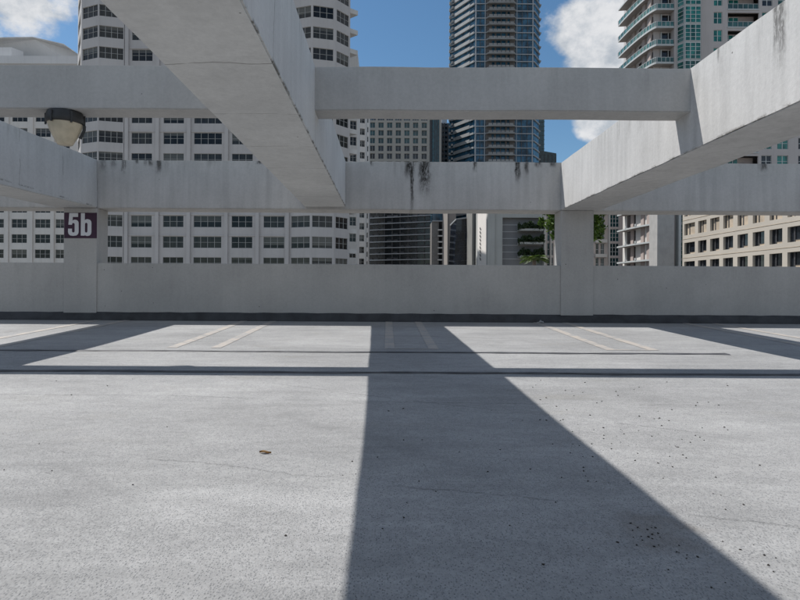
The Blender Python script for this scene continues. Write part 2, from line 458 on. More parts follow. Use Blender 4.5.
# sign 5b
s0, s1 = fx(64.6), fx(97.2)
zt_, zb_ = sz(80, 212.9, D), sz(80, 238.3, D)
sign = empty('level_sign', (s0, D-0.022, zb_), 'square maroon sign reading 5b in bold white, fixed to the left column', 'sign')
bm = BM(); box(bm, (s0, D-0.030, zb_), (s1, D-0.0225, zt_)); bevel(bm, 0.002, 1); panel = link('sign_panel', bm, M_maroon, sign)
def glyph(loops, ox, oy, s, name):
    bm = BM(); es = []
    for lp in loops:
        vs = [bm.verts.new((ox+x*s, D-0.0335, oy+y*s)) for x, y in lp]
        es += [bm.edges.new((vs[i], vs[(i+1) % len(vs)])) for i in range(len(vs))]
    bmesh.ops.triangle_fill(bm, use_beauty=True, edges=es, normal=(0, -1, 0))
    r = bmesh.ops.extrude_face_region(bm, geom=bm.faces[:])
    bmesh.ops.translate(bm, verts=[v for v in r['geom'] if isinstance(v, bmesh.types.BMVert)], vec=(0, 0.003, 0))
    bmesh.ops.recalc_face_normals(bm, faces=bm.faces)
    link(name, bm, M_letter, panel)
five = [(8,152),(66,152),(66,126),(31,126),(29,101),(36,106),(48,108),(60,104),(68,95),(70,84),(70,26),(66,12),(56,3),(35,0),(14,3),(4,12),(0,26),(0,48),(26,48),(26,30),(29,24),(35,22),(41,24),(44,30),(44,78),(41,84),(35,86),(29,84),(26,78),(26,74),(2,74)]
bo = [(0,152),(26,152),(26,104),(32,110),(44,112),(60,108),(68,98),(70,86),(70,26),(67,12),(58,3),(46,0),(34,1),(26,7),(26,2),(0,2)]
bi = [(27,30),(30,24),(35,22),(41,24),(44,30),(44,80),(41,86),(35,88),(30,86),(27,80)]
gs = U/6.667
glyph([five], s0+(458-431)*gs, zb_+(260-245)*gs, gs, 'numeral_five')
glyph([bo, bi], s0+(543-431)*gs, zb_+(260-245)*gs, gs, 'letter_b')

# lamp under the nearer cross beam
M_lens = simple('lamp_lens_yellowed', (0.48, 0.42, 0.31), 0.35, 0.15, 8.0, spec=0.5)
M_black = simple('black_metal', (0.030, 0.030, 0.030), 0.5, 0.2, 8.0)
LY = 328*U; lx = sx(64.3, LY); lt = Z2
lamp = empty('ceiling_lamp', (lx, LY, lt), 'round lamp with black rim and yellowed bowl hanging under the nearer cross beam', 'lamp')
def lathe(prof, cx, cy, n=32, wob=0.0):
    bm = BM(); rings = []
    for r, z in prof: rings.append([bm.verts.new((cx+0.9*r*math.cos(2*math.pi*i/n)*(1+wob*math.sin(i*8*math.pi/n)), cy+0.9*r*math.sin(2*math.pi*i/n), z)) for i in range(n)])
    for a, b in zip(rings, rings[1:]):
        for i in range(n): bm.faces.new((a[i], a[(i+1) % n], b[(i+1) % n], b[i]))
    bm.faces.new(rings[0]); bm.faces.new(rings[-1][::-1])
    bmesh.ops.recalc_face_normals(bm, faces=bm.faces)
    return bm
u = 328/560*U
def lz(p): return lt-(p-109.6)*u
housing = link('lamp_housing', lathe([(13*u, lt-.001), (17.5*u, lz(110)), (18.6*u, lz(112)), (19.2*u, lz(117)), (19.4*u, lz(120)), (18.2*u, lz(121.5))], lx, LY), M_black, lamp, True)
bm = lathe([(17.9*u, lz(119)), (17.7*u, lz(121.5)), (16.9*u, lz(124.5)), (16.3*u, lz(126)), (15.2*u, lz(129)), (14.4*u, lz(130.2)), (12.6*u, lz(134)), (10.2*u, lz(137.5)), (8.6*u, lz(140.6)), (7.6*u, lz(142)), (3*u, lz(142.3))], lx, LY)
lens = link('lamp_lens', bm, M_lens, lamp, True)
for k in range(6):
    bm = BM()
    a = k*math.pi/3+0.3
    box(bm, (16.6*u, -0.010, lz(123)), (18.1*u, 0.010, lz(112)), 0, Matrix.Translation((lx, LY, 0)) @ Matrix.Rotation(a, 4, 'Z'))
    link('clip', bm, M_black, housing)
bm = BM()
pts = [(17.6*u, lz(122)), (17.2*u, lz(127)), (15.4*u, lz(131)), (13.4*u, lz(135))]
for (r0, z0_), (r1, z1_) in zip(pts, pts[1:]):
    c = Vector(((r0+r1)/2, 0, (z0_+z1_)/2)); v = Vector((r1-r0, 0, z1_-z0_))
    box(bm, (-.012, -.015, -v.length/2), (.012, .015, v.length/2), 0, Matrix.Translation((lx, LY, 0)) @ Matrix.Rotation(0.25, 4, 'Z') @ Matrix.Translation(c) @ v.to_track_quat('Z', 'Y').to_matrix().to_4x4())
link('latch', bm, M_black, housing)

# ------------------------------------------------------------------ litter on the deck
M_seed = simple('dry_seed', (0.028, 0.022, 0.018), 0.7, 0.3, 30)
M_leaf = simple('dry_leaf', (0.33, 0.21, 0.09), 0.6, 0.4, 40)
def lump(r, seed):
    bm = BM(); bmesh.ops.create_icosphere(bm, subdivisions=2, radius=r)
    rr = random.Random(seed)
    k = [Vector((rr.uniform(-1, 1), rr.uniform(-1, 1), rr.uniform(-1, 1))) for _ in range(4)]
    for v in bm.verts:
        d = v.co.normalized(); f = 1+sum(0.22*math.sin(3*d.dot(q)*2+i) for i, q in enumerate(k))
        v.co = v.co*f; v.co.z = v.co.z*0.55+r*0.35
    return bm
seed_me = []
for k in range(3):
    me = bpy.data.meshes.new('dry_seed'); b = lump(0.006, k)
    for v in b.verts: v.co.x *= 1.3
    b.to_mesh(me); b.free(); me.materials.append(M_seed); seed_me.append(me)
spots = []
clusters = [(650, 536, 14, 8, 14), (680, 548, 20, 14, 9), (640, 432, 22, 10, 12), (682, 442, 12, 8, 9), (600, 448, 26, 14, 12), (660, 470, 30, 18, 10),
            (590, 470, 30, 14, 10), (720, 500, 16, 5, 4), (560, 420, 40, 16, 12), (520, 440, 50, 40, 12), (700, 415, 60, 20, 16), (640, 400, 70, 12, 14), (420, 450, 50, 30, 8), (600, 392, 60, 8, 10), (740, 560, 40, 20, 6)]
for cx, cy, wx, wy, n in clusters:
    for _ in range(n): spots.append((random.gauss(cx, wx), random.gauss(cy, wy)))
spots += [(384, 529), (405, 518), (408, 503), (287, 536), (501, 450), (423, 440), (425, 465), (134, 485), (40, 444), (53, 471), (4, 434), (168, 427), (5, 470), (524, 514), (775, 572), (590, 549), (545, 565), (713, 588), (670, 570), (57, 381), (72, 395), (108, 386), (133, 379), (727, 583), (755, 545)]
for i, (px, py) in enumerate(spots):
    if py < 379 or py > 606: continue
    x, y = ground_at(px, py)
    o = bpy.data.objects.new('dry_seed', seed_me[i % 3]); C.objects.link(o)
    o.location = (x, y, deckz(y)+0.001); s = random.uniform(0.28, 0.72)*(1.0 if py > 430 else 1.35)
    o.scale = (s, s, s); o.rotation_euler.z = random.uniform(0, 6.28)
    tag(o, 'tiny dark dry seed lying on the concrete deck', 'seed', 'dry seeds scattered on the deck')
x, y = ground_at(265, 453.5)
bm = BM(); n = 12; prev = None
for i in range(n+1):
    t = i/n; w = 0.017*math.sin(math.pi*min(1, t*1.25))**0.8 if t < 0.8 else 0.0015
    z = 0.003+0.004*math.sin(t*5)*(1-t)
    q = [bm.verts.new(((t-.4)*0.072, s*w*.8, z+abs(s)*0.010)) for s in (-1, 0, 1)]
    if prev:
        for k in range(2): bm.faces.new((prev[k], q[k], q[k+1], prev[k+1]))
    prev = q
bmesh.ops.solidify(bm, geom=bm.faces[:], thickness=0.001)
tag(link('fallen_leaf', bm, M_leaf, loc=(x, y, deckz(y)), rz=-0.15), 'curled brown leaf lying on the sunlit deck left of the big shadow', 'leaf')
M_scrap = simple('pale_scrap', (0.32, 0.32, 0.32), 0.9, 0.5, 30)
x = fx(539); b = lump(0.05, 9)
for v in b.verts: v.co += Vector((random.uniform(-.008, .008), random.uniform(-.008, .008), random.uniform(-.006, .006)))
tag(link('scrap_heap', b, M_scrap, loc=(x, D-0.14, deckz(D-0.14))), 'small crumpled pale scrap against the dark foot of the parapet near the right column', 'scrap')

# ------------------------------------------------------------------ street level
GZ = -18.0
M_street = simple('street_ground_paving', (0.22, 0.21, 0.195), 0.9, 0.3, 0.3)
bm = BM(); R_ = 4000
vs = [bm.verts.new((a*R_, b*R_, GZ)) for a, b in ((-1, -1), (1, -1), (1, 1), (-1, 1))]; bm.faces.new(vs)
tag(link('street_ground', bm, M_street), kind='structure')
# lower storeys of the garage
bm = BM(); box(bm, (X0, -9.0, GZ), (X1, D+0.18, -0.92))
tag(link('garage_building', bm, M_wall), 'lower storeys of the grey concrete parking garage under the deck', 'building')

# ------------------------------------------------------------------ buildings
M_white = simple('office_plaster', (0.48, 0.46, 0.45), 0.85, 0.06, 0.2, streak=0.06)
M_white2 = simple('wing_plaster', (0.60, 0.585, 0.56), 0.85, 0.05, 0.2, streak=0.08)
M_trim = simple('window_bar', (0.36, 0.36, 0.35), 0.6, 0.05)
G_off = glass('office_glass', (0.012, 0.014, 0.017), 0.1, 0.4, curtain=(0.045, 0.046, 0.042), spec=0.35)
G_dark = glass('dark_glass', (0.012, 0.015, 0.02), 0.1, 0.4)

def close_body(bm, pts, zb, zt, back, mi=0, bx=None):
    """side and back walls and roof behind a front polyline (left to right)"""
    ring = pts + [(pts[-1][0] if bx is None else bx, back), (pts[0][0], back)]
    n = len(ring)
    for i in range(len(pts)-1, n):
        a, b = ring[i], ring[(i+1) % n]
        if math.dist(a, b) < 1e-3: continue
        bm.faces.new([bm.verts.new(c) for c in ((a[0], a[1], zb), (b[0], b[1], zb), (b[0], b[1], zt), (a[0], a[1], zt))]).material_index = mi
    bm.faces.new([bm.verts.new((x, y, zt)) for x, y in ring]).material_index = mi

def grid_building(root, mat, segs, rows, wh, zb, zt, back, fm, gm, depth=0.25, bar=0.09, inset_frac=0.8, bx=None):
    """segs: [(A, B, [(px0, px1, ncols, nrows), ...])], rows: bottom Z of every window row"""
    bm = BM(); hidden = []
    for A, B, cols in segs:
        ops = []
        for px0, px1, nc, nr in cols:
            a, b = on_line(A, B, px0), on_line(A, B, px1)
            for z in rows:
                ops.append((a, b, z, z+wh))
                put_window(root, A, B, a, b, z, z+wh, depth*inset_frac, nc, nr, fm, gm, hidden, bar)
        facade(bm, A, B, zb, zt, ops, depth)
    close_body(bm, [s[0] for s in segs]+[segs[-1][1]], zb, zt, back, bx=bx)
    w = link('wall', bm, mat, root)
    flush_hidden(root, hidden)
    return w

# --- big white office tower, left
Y1 = 95.3
p = 20.75*Y1/F
z0 = sz(250, 248.2, Y1)
rows = [z0+p*k for k in range(-2, 16)]
zt1 = rows[-1]+4
A0, A1, A2, A3 = P2(76.5, 103), P2(80, 95.5), P2(97, 94.0), P2(122.8, 95.0)
B0, B1 = (A3[0]+0.02, Y1), P2(289, Y1)
R1, R2, R3 = P2(310.8, 94.0), P2(333.5, 95.0), P2(348.8, 98.0)
t1 = empty('office_tower', (sx(215, 100), 100, GZ), 'big pale office tower with angled corner bays and flat pilasters, behind the left half', 'building')
segs = [(A0, A1, [(76.9, 79.3, 1, 2)]), (A1, A2, [(81.2, 96.2, 3, 2)]), (A2, A3, [(97.8, 122.0, 4, 2)]), (A3, B0, []),
        (B0, B1, [(130.6, 151.2, 3, 2), (162.6, 183, 3, 2), (193.2, 221, 4, 2), (231.2, 252, 3, 2), (263.2, 284, 3, 2)]),
        (B1, R1, [(290.8, 309.4, 3, 2)]), (R1, R2, [(311.8, 332.0, 3, 2)]), (R2, R3, [(335.3, 347.4, 3, 2)])]
grid_building(t1, M_white, segs, rows, 11.4*Y1/F, GZ, zt1, 125, M_trim, G_off, 0.22, 0.075, bx=sx(344, 125))
for px in (126.2, 157, 188.4, 226, 257.2, 287):
    bm = BM(); w = 3.6
    wbox(bm, B0, B1, on_line(B0, B1, px-w/2), on_line(B0, B1, px+w/2), GZ, zt1-1, 0.002-0.02, 0.34)
    link('pilaster', bm, M_white, t1)
for k, z in enumerate(rows):      # thin sills along the flat wall
    if not seen(VY-(z-CAM)/Y1*F-1, VY-(z-CAM)/Y1*F+4): continue
    bm = BM()
    for a, b in ((128.2, 155.1), (159, 186.5), (190.4, 224), (228, 255.3), (259.2, 285)):
        wbox(bm, B0, B1, on_line(B0, B1, a), on_line(B0, B1, b), z+11.4*Y1/F+0.1, z+11.4*Y1/F+0.28, -0.02, 0.12)
    link('ledge', bm, M_white, t1)
M_fin = simple('slab_corner', (0.55, 0.54, 0.52), 0.85, 0.1, 0.5)
for k, z in enumerate(rows):      # pointed slab corners showing on both ends
    py = VY-(z-CAM)/98*F
    if not seen(py-10, py+4): continue
    zc = z-0.55
    bm = BM()
    prism(bm, [(R3[0]-0.5, 98.3), (R3[0]+1.25, 99.6), (R3[0]-0.5, 101)], zc, zc+0.8)
    link('slab_corner', bm, M_fin, t1)
    bm = BM()
    prism(bm, [(A1[0]-1.05, 97.6), (A1[0]+0.2, 96.2), (A1[0]+0.2, 100)], zc, zc+1.0)
    link('slab_corner', bm, M_fin, t1)

# stepped wings receding behind the tower's right corner
def wing(label, Y, x0, x1, cols, ztpx, ref_py, nr=2, nrows=14, roofpx=None):
    r = empty('office_wing', (sx((x0+x1)/2, Y), Y, GZ), label, 'building', 'stepped wings of the office block')
    p = 3.53
    z0 = sz(x0, ref_py, Y); lo = int((z0-GZ)/p)
    zt = sz(x0, ztpx, Y)
    rs = [z0+p*k for k in range(-lo+1, 60) if z0+p*k+3 < zt]
    A, B = P2(x0, Y), P2(x1, Y+1.5)
    grid_building(r, M_white2, [(A, B, cols)], rs, 1.9, GZ, zt, Y+14, M_trim, G_off, 0.3, 0.1)
    return r
wing('narrow pale wing nearest the tower corner, one window wide', 122, 340.0, 356.4, [(349.3, 355.6, 2, 2)], 50, 225)
wing('narrow pale wing stepping back behind the first one', 166, 350.0, 364.9, [(357.7, 364.0, 2, 2)], 92, 229, )
wing('farthest sliver of pale wing at the edge of the beige grid building', 205, 360.0, 368.3, [(365.6, 367.6, 1, 2)], 95, 237.3)

# --- lower white wing at far left and penthouse roof
YW = 129.0
wl = empty('low_office_block', (sx(20, YW), YW, GZ), 'brighter white office block with small windows at the far left, below a faceted penthouse', 'building')
z0 = sz(30, 243, YW); p = 15.17*YW/F
rows2 = [z0+p*k for k in range(-3, 11)]
A, B = P2(-60, YW), P2(76, YW)
ztw = sz(30, 66, YW)
grid_building(wl, M_white2, [(A, B, [(-37, -22, 3, 2), (-12.5, 3.4, 3, 2), (11.2, 26.5, 3, 2), (34.6, 49.8, 3, 2), (55.2, 69, 3, 2)])], rows2, 8.7*YW/F, GZ, ztw, 160, M_trim, G_off, 0.25, 0.1)
for px in (-17, 7, 31.2, 52.6):
    bm = BM(); wbox(bm, A, B, on_line(A, B, px-1.6), on_line(A, B, px+1.6), GZ, ztw-1, -0.02, 0.3); link('pilaster', bm, M_white2, wl)
M_pent = simple('penthouse_white', (0.60, 0.60, 0.60), 0.7, 0.05, 0.2, streak=0.06)
bm = BM()
prism(bm, [P2(-70, YW-1.5), P2(76, YW-1.5), P2(76, YW+20), P2(-70, YW+20)], ztw, sz(30, 58.5, YW))
link('cornice', bm, M_pent, wl)
bm = BM(); Yp = YW+6
prof = [(-40, 60), (-40, 41.5), (3, 38.6), (32, 38.2), (63, 45.2), (74, 52.8), (84, 64), (84, 70), (-40, 70)]
vs0 = [bm.verts.new((sx(px, Yp), Yp+(abs(px-20)*0.06), sz(px, py, Yp))) for px, py in prof]
vs1 = [bm.verts.new((v.co.x, Yp+26, v.co.z)) for v in vs0]
bm.faces.new(vs0)
bm.faces.new(vs1[::-1])
for i in range(len(vs0)): bm.faces.new((vs0[i], vs0[(i+1) % len(vs0)], vs1[(i+1) % len(vs0)], vs1[i]))
bmesh.ops.recalc_face_normals(bm, faces=bm.faces)
link('penthouse', bm, M_pent, wl)
bm = BM()
prism(bm, [P2(-40, Yp-2.5), P2(10, Yp-3), P2(22, Yp-0.6), P2(22, Yp+1), P2(-40, Yp+1)], sz(0, 61, Yp), sz(0, 52.5, Yp))
link('penthouse_bay', bm, M_pent, wl)
bm = BM()
for a, b, c, d_ in ((-40, 41.5, 3, 38.6), (3, 38.6, 32, 38.2), (32, 38.2, 63, 45.2), (63, 45.2, 74, 52.8)):
    x0, x1 = sx(a, Yp), sx(c, Yp); za, zb2 = sz(a, b, Yp), sz(c, d_, Yp)
    v = [bm.verts.new(q) for q in ((x0, Yp-0.3, za+.02), (x1, Yp-0.3, zb2+.02), (x1, Yp-0.3, zb2+.22), (x0, Yp-0.3, za+.22), (x0, Yp+3.2, za+.02), (x1, Yp+3.2, zb2+.02), (x1, Yp+3.2, zb2+.22), (x0, Yp+3.2, za+.22))]
    for q in ((0,1,2,3),(4,7,6,5),(3,2,6,7),(0,4,5,1),(0,3,7,4),(1,5,6,2)): bm.faces.new([v[i] for i in q])
link('roof_edge', bm, M_fin, wl)

# --- beige grid building
YG = 250
M_beige = simple('beige_precast', (0.33, 0.315, 0.285), 0.85, 0.06, 0.1)
G_teal = glass('teal_glass', (0.012, 0.05, 0.055), 0.12, 0.5)
G_blue = glass('blue_glass', (0.02, 0.05, 0.075), 0.12, 0.5, cs=(0.35, 0.35, 0.3))
M_wframe = simple('white_window_frame', (0.55, 0.57, 0.57), 0.6, 0.05)
g = empty('grid_facade_building', (sx(398, YG), YG, GZ), 'beige building with a regular grid of small square windows, left of the tall central tower', 'building')
z0 = sz(400, 160.8-1.9, YG); p = 7.75*YG/F
zr = [z0+p*k for k in range(-18, 5)]
cols = [(368.9+8.65*i, 374.1+8.65*i, 2, 2) for i in range(7)]
A, B = P2(362, YG), P2(428.8, YG)
bm = BM(); hidden = []; ops = []
for c in cols:
    a, b = on_line(A, B, c[0]), on_line(A, B, c[1])
    for z in zr[-7:]:
        ops.append((a, b, z, z+5.4*YG/F)); put_window(g, A, B, a, b, z, z+5.4*YG/F, 0.6, 2, 1, M_trim, G_teal if z > zr[-4] else G_dark, hidden, 0.12)
    zz = z0+p*5-0.1
    a, b = on_line(A, B, c[0]-.8), on_line(A, B, c[1]+.8)
    ops.append((a, b, zz, zz+4*YG/F)); put_window(g, A, B, a, b, zz, zz+4*YG/F, 0.6, 3, 1, M_trim, G_blue, hidden, 0.12)
zt = sz(400, 95, YG)
facade(bm, A, B, GZ, zt, ops, 0.7); close_body(bm, [A, B], GZ, zt, YG+40)
link('wall', bm, M_beige, g); flush_hidden(g, hidden)
bm = BM(); box(bm, (sx(428.9, YG), YG+1, GZ), (sx(431.3, YG), YG+30, zt)); link('glass_strip', bm, G_dark, g)
M_tealwall = glass('teal_curtain_wall', (0.01, 0.075, 0.10), 0.15, 0.4)
bm = BM(); box(bm, (sx(431.4, YG), YG-0.5, GZ), (sx(438.2, YG), YG+30, zt)); link('glass_strip', bm, M_tealwall, g)
bm = BM()
for px in (434, 436.2): box(bm, (sx(px, YG)-.1, YG-.8, GZ+100*0), (sx(px, YG)+.1, YG-.502, zt))
link('mullion', bm, G_dark, g)
bm = BM(); box(bm, (sx(438.3, YG), YG-1, GZ), (sx(440.3, YG), YG+30, zt)); link('edge_pier', bm, M_beige, g)

# --- dark ribbed tower with a white plant room
YT = 300
rt = empty('ribbed_tower', (sx(443.5, YT), YT, GZ), 'narrow dark brown tower with stacked balconies and a white box on its roof', 'building')
M_brown = simple('brown_grey_plaster', (0.12, 0.11, 0.105), 0.85, 0.1, 0.3)
M_plain = simple('white_plant_room', (0.62, 0.64, 0.68), 0.8, 0.05)
za = sz(443, 123.5, YT)
bm = BM(); box(bm, (sx(440.4, YT), YT, GZ), (sx(452, YT), YT+20, za)); link('wall', bm, G_dark, rt)
for k in range(14):
    py = 126+4.6*k
    if not seen(py-1, py+1): continue
    bm = BM(); z = sz(443, py, YT)
    for a, b in ((440.5, 442.6), (443.6, 447.5)): box(bm, (sx(a, YT), YT-1.0, z-.8), (sx(b, YT), YT-.01, z+.35))
    link('balcony', bm, M_brown, rt)
bm = BM()
for px in (440.9, 443.1, 446.8): box(bm, (sx(px, YT)-.3, YT-1.3, GZ), (sx(px, YT)+.3, YT-1.01, za))
link('pier', bm, M_brown, rt)
bm = BM(); box(bm, (sx(440.8, YT), YT+1, za+.01), (sx(446.2, YT), YT+9, sz(443, 114.5, YT))); link('plant_room', bm, M_plain, rt)

# --- central tall tower
YC = 250
ct = empty('condominium_tower', (sx(495, YC), YC, GZ), 'tall dark blue glass tower with pale balcony bands in the centre background', 'building')
M_slab = simple('pale_slab_edge', (0.36, 0.38, 0.40), 0.8, 0.08, 0.4)
M_rail = simple('balcony_front_grey', (0.25, 0.25, 0.245), 0.8, 0.15, 0.25, rnd=0.12)
M_railL = simple('balcony_front_pale', (0.30, 0.305, 0.305), 0.8, 0.1, 0.25)
Q0, Q1, Q2, Q3, Q4 = P2(448.5, 264), P2(454, 262), P2(474, 250), P2(532.5, 250), P2(537.8, 257)
ztc = sz(480, -60, YC)
front = [Q0, Q1, Q2, Q3, Q4]
bm = BM(); prism(bm, front+[(Q4[0]-2, 285), (Q0[0]+2, 285)], GZ, ztc)
G_tower = glass('tower_glass', (0.045, 0.15, 0.25), 0.12, 0.6, spec=0.3, cs=(0.3, 0.3, 0.28))
link('glass_wall', bm, G_tower, ct)
p = 7.2*YC/F; zl = sz(500, 4.2, YC)
def offs(pts, d):
    out = []
    for i, q in enumerate(pts):
        ns = []
        for a, b in ((i-1, i), (i, i+1)):
            if 0 <= a and b < len(pts):
                _, _, n, _ = frame_of(pts[a], pts[b]); ns.append(n)
        nx = sum(n[0] for n in ns)/len(ns); ny = sum(n[1] for n in ns)/len(ns); l = math.hypot(nx, ny)
        out.append((q[0]+nx/l*d, q[1]+ny/l*d))
    return out
rest = BM(); restr = BM()
inn = offs(front, -0.3)
for k in range(-34, 9):
    z = zl+p*k
    py = VY-(z-CAM)/YC*F
    vis = seen(py-4, py+4)
    bm = BM() if vis else rest
    o1 = offs(front, 0.55)
    prism(bm, o1+inn[::-1], z-0.15, z+0.17)
    if vis: link('floor_slab', bm, M_slab, ct)
    # centre balconies
    bm = BM() if vis else restr
    x0, x1 = sx(484.5, YC), sx(514.5, YC)
    prism(bm, [(x0, YC-.56), (x0+1.0, YC-2.0), (x1-1.0, YC-2.0), (x1, YC-.56)], z-0.35, z+0.28)
    for m_ in range(6):
        xa = x0+1.1+(x1-x0-2.2)*m_/6
        box(bm, (xa+.05, YC-1.9, z+.281), (xa+(x1-x0-2.2)/6-.25, YC-1.8, z+1.05))
    if vis: link('balcony', bm, M_rail, ct)
    # slanted left balconies
    bm = BM() if vis else restr
    L, d_, n_, a_ = frame_of(Q1, Q2)
    wbox(bm, Q1, Q2, 0.3, L*0.80, z-0.3, z+1.15, 0.56, 0.9)
    wbox(bm, Q1, Q2, L*0.80+.01, L-0.2, z-0.3, z+0.55, 0.56, 0.8)
    if vis: link('balcony', bm, M_railL, ct)
    bm = BM() if vis else restr
    s = 1 if k % 2 else -1
    for j in range(3):
        xa = Q0[0]-.5+j*1.05; zz = z+(0.9 if j % 2 else 0)
        box(bm, (xa, 262.0-j*.5, zz-0.2), (xa+0.9, 263.2-j*.5, zz+0.75))
        box(bm, (Q4[0]-.6, 256.5, z-.4), (Q4[0]+0.55+.25*s, 259, z+.25)) if j == 0 else None
    if vis: link('balcony', bm, M_railL, ct)
tag(link('floor_slabs', rest, M_slab, ct), kind='stuff'); tag(link('balconies', restr, M_railL, ct), kind='stuff')
for px, w, m_ in ((474.3, .28, M_slab), (483.6, .15, M_slab), (531.3, .22, M_slab), (494, .4, M_brown), (505, .4, M_brown), (515.3, .12, M_slab), (478.8, .07, M_brown), (520.5, .07, M_brown), (526, .07, M_brown), (499.5, .2, M_brown)):
    bm = BM(); box(bm, (sx(px, YC)-w, YC-.42, GZ), (sx(px, YC)+w, YC-.05, ztc)); link('mullion', bm, m_, ct)
for px, w in ((487.5, 1.3), (511, 1.2)):
    bm = BM(); box(bm, (sx(px, YC)-w, YC-.38, GZ), (sx(px, YC)+w, YC-.05, ztc)); link('infill_wall', bm, M_brown, ct)

# teal slab tower and dark block behind it
YS = 330
ts = empty('teal_glass_tower', (sx(538, YS), YS, GZ), 'teal glass slab showing just right of the tall central tower', 'building')
bm = BM(); box(bm, (sx(520, YS), YS, GZ), (sx(543.4, YS), YS+20, sz(540, 112, YS))); link('glass_wall', bm, M_tealwall, ts)
bm = BM()
for k in range(30):
    z = sz(540, 113+4.5*k, YS); box(bm, (sx(535, YS), YS-.25, z), (sx(543.4, YS)+.2, YS-.01, z+.3))
link('floor_lines', bm, G_teal, ts)
db = empty('dark_glass_block', (sx(548, YS-40), YS-40, GZ), 'low dark glass block with a slanted roof right of the tall central tower', 'building')
Yb = YS-40
bm = BM(); xa, xb = sx(538, Yb), sx(555.6, Yb)
v = [bm.verts.new(c) for c in ((xa, Yb, GZ), (xb, Yb, GZ), (xb, Yb, sz(555, 153.3, Yb)), (xa, Yb, sz(540, 150.2, Yb)), (xa, Yb+15, GZ), (xb, Yb+15, GZ), (xb, Yb+15, sz(555, 153.3, Yb)), (xa, Yb+15, sz(540, 150.2, Yb)))]
for q in ((0,1,2,3),(5,4,7,6),(1,5,6,2),(4,0,3,7),(3,2,6,7),(0,4,5,1)): bm.faces.new([v[i] for i in q])
link('glass_wall', bm, glass('green_black_glass', (0.008, 0.03, 0.035), 0.2, 0.6), db)
bm = BM()
for k in range(5): box(bm, (xa+k*2.0+.9, Yb-.2, GZ), (xa+k*2.0+1.1, Yb-.01, sz(555, 154.5, Yb)))
link('mullion', bm, M_joint, db)

# --- dark louvred building low in the middle
YL0, YL1 = 228, 216
lb = empty('louvred_building', (sx(400, 222), 222, GZ), 'low dark glass building crossed by thin pale ledges, seen over the middle parapet', 'building')
A, B = P2(360, YL0), P2(431.3, YL1)
ztl = sz(400, 190, 220)
bm = BM(); prism(bm, [A, B, (B[0]+1, 246), (A[0], 246)], GZ, ztl)
link('glass_wall', bm, glass('louvre_glass', (0.010, 0.017, 0.022), 0.12, 0.6, cs=(0.35, 0.35, 0.2)), lb)
L, d_, n_, a_ = frame_of(A, B)
for k in range(-1, 9):
    z = sz(368, 266.5-5.93*k, YL0)
    bm = BM(); wbox(bm, A, B, 0, L, z-.16, z+.16, -.1, 1.2); link('ledge', bm, M_slab, lb)
    bm = BM()
    for j in range(10):
        if (j*7+k*3) % 10 < 6: wbox(bm, A, B, L*(.12+.09*j), L*(.12+.09*j)+1.9, z+.2, z+.85, .2, .3)
    link('screen', bm, M_joint, lb)
bm = BM()
for j in range(9): wbox(bm, A, B, L*j/9+.3, L*j/9+.75, GZ, ztl, -.05, .15)
link('mullion', bm, M_joint, lb)

# --- thin grey building with balconies
YA = 205
tb = empty('thin_balcony_building', (sx(439, YA), YA, GZ), 'thin grey building with a stack of small white balconies and a glass top floor', 'building')
bm = BM(); box(bm, (sx(432, YA), YA, GZ), (sx(446.2, YA), YA+12, sz(440, 221.2, YA))); link('wall', bm, simple('thin_grey_plaster', (0.20, 0.19, 0.18), .85), tb)
bm = BM(); box(bm, (sx(432, YA), YA-.2, sz(440, 221, YA)), (sx(446.2, YA), YA+12, sz(440, 200, YA))); link('glass_top', bm, G_blue, tb)
bm = BM(); box(bm, (sx(431.8, YA), YA-.6, sz(440, 221.6, YA)), (sx(446, YA), YA-.21, sz(440, 220.6, YA))); link('ledge', bm, M_slab, tb)
bm = BM(); box(bm, (sx(445.0, YA), YA-1.7, GZ), (sx(446.0, YA), YA-.01, sz(440, 200, YA))); link('pier', bm, M_white2, tb)
bm = BM(); box(bm, (sx(438.5, YA), YA-.3, GZ), (sx(441.5, YA), YA-.01, sz(440, 222, YA))); link('recess_glass', bm, G_dark, tb)
for k in range(8):
    z = sz(440, 224.5+5.95*k+5.9, YA)
    bm = BM(); box(bm, (sx(437.3, YA), YA-1.8, z-.15), (sx(444.9, YA), YA-.31, z+.25)); link('balcony', bm, M_white2, tb)
bw = empty('brown_tower', (sx(451, 180), 180, GZ), 'plain brownish beige wall of a building left of the slanted dark glass one', 'building')
bm = BM(); box(bm, (sx(447.2, 180), 180, GZ), (sx(455.5, 180), 196, sz(450, 190, 180))); link('wall', bm, simple('brown_beige_plaster', (0.27, 0.245, 0.225), .85, .08, .3, streak=.15), bw)
bm = BM(); box(bm, (sx(447.6, 180), 179.6, GZ), (sx(448.2, 180), 179.99, sz(450, 192, 180))); link('downpipe', bm, M_joint, bw)

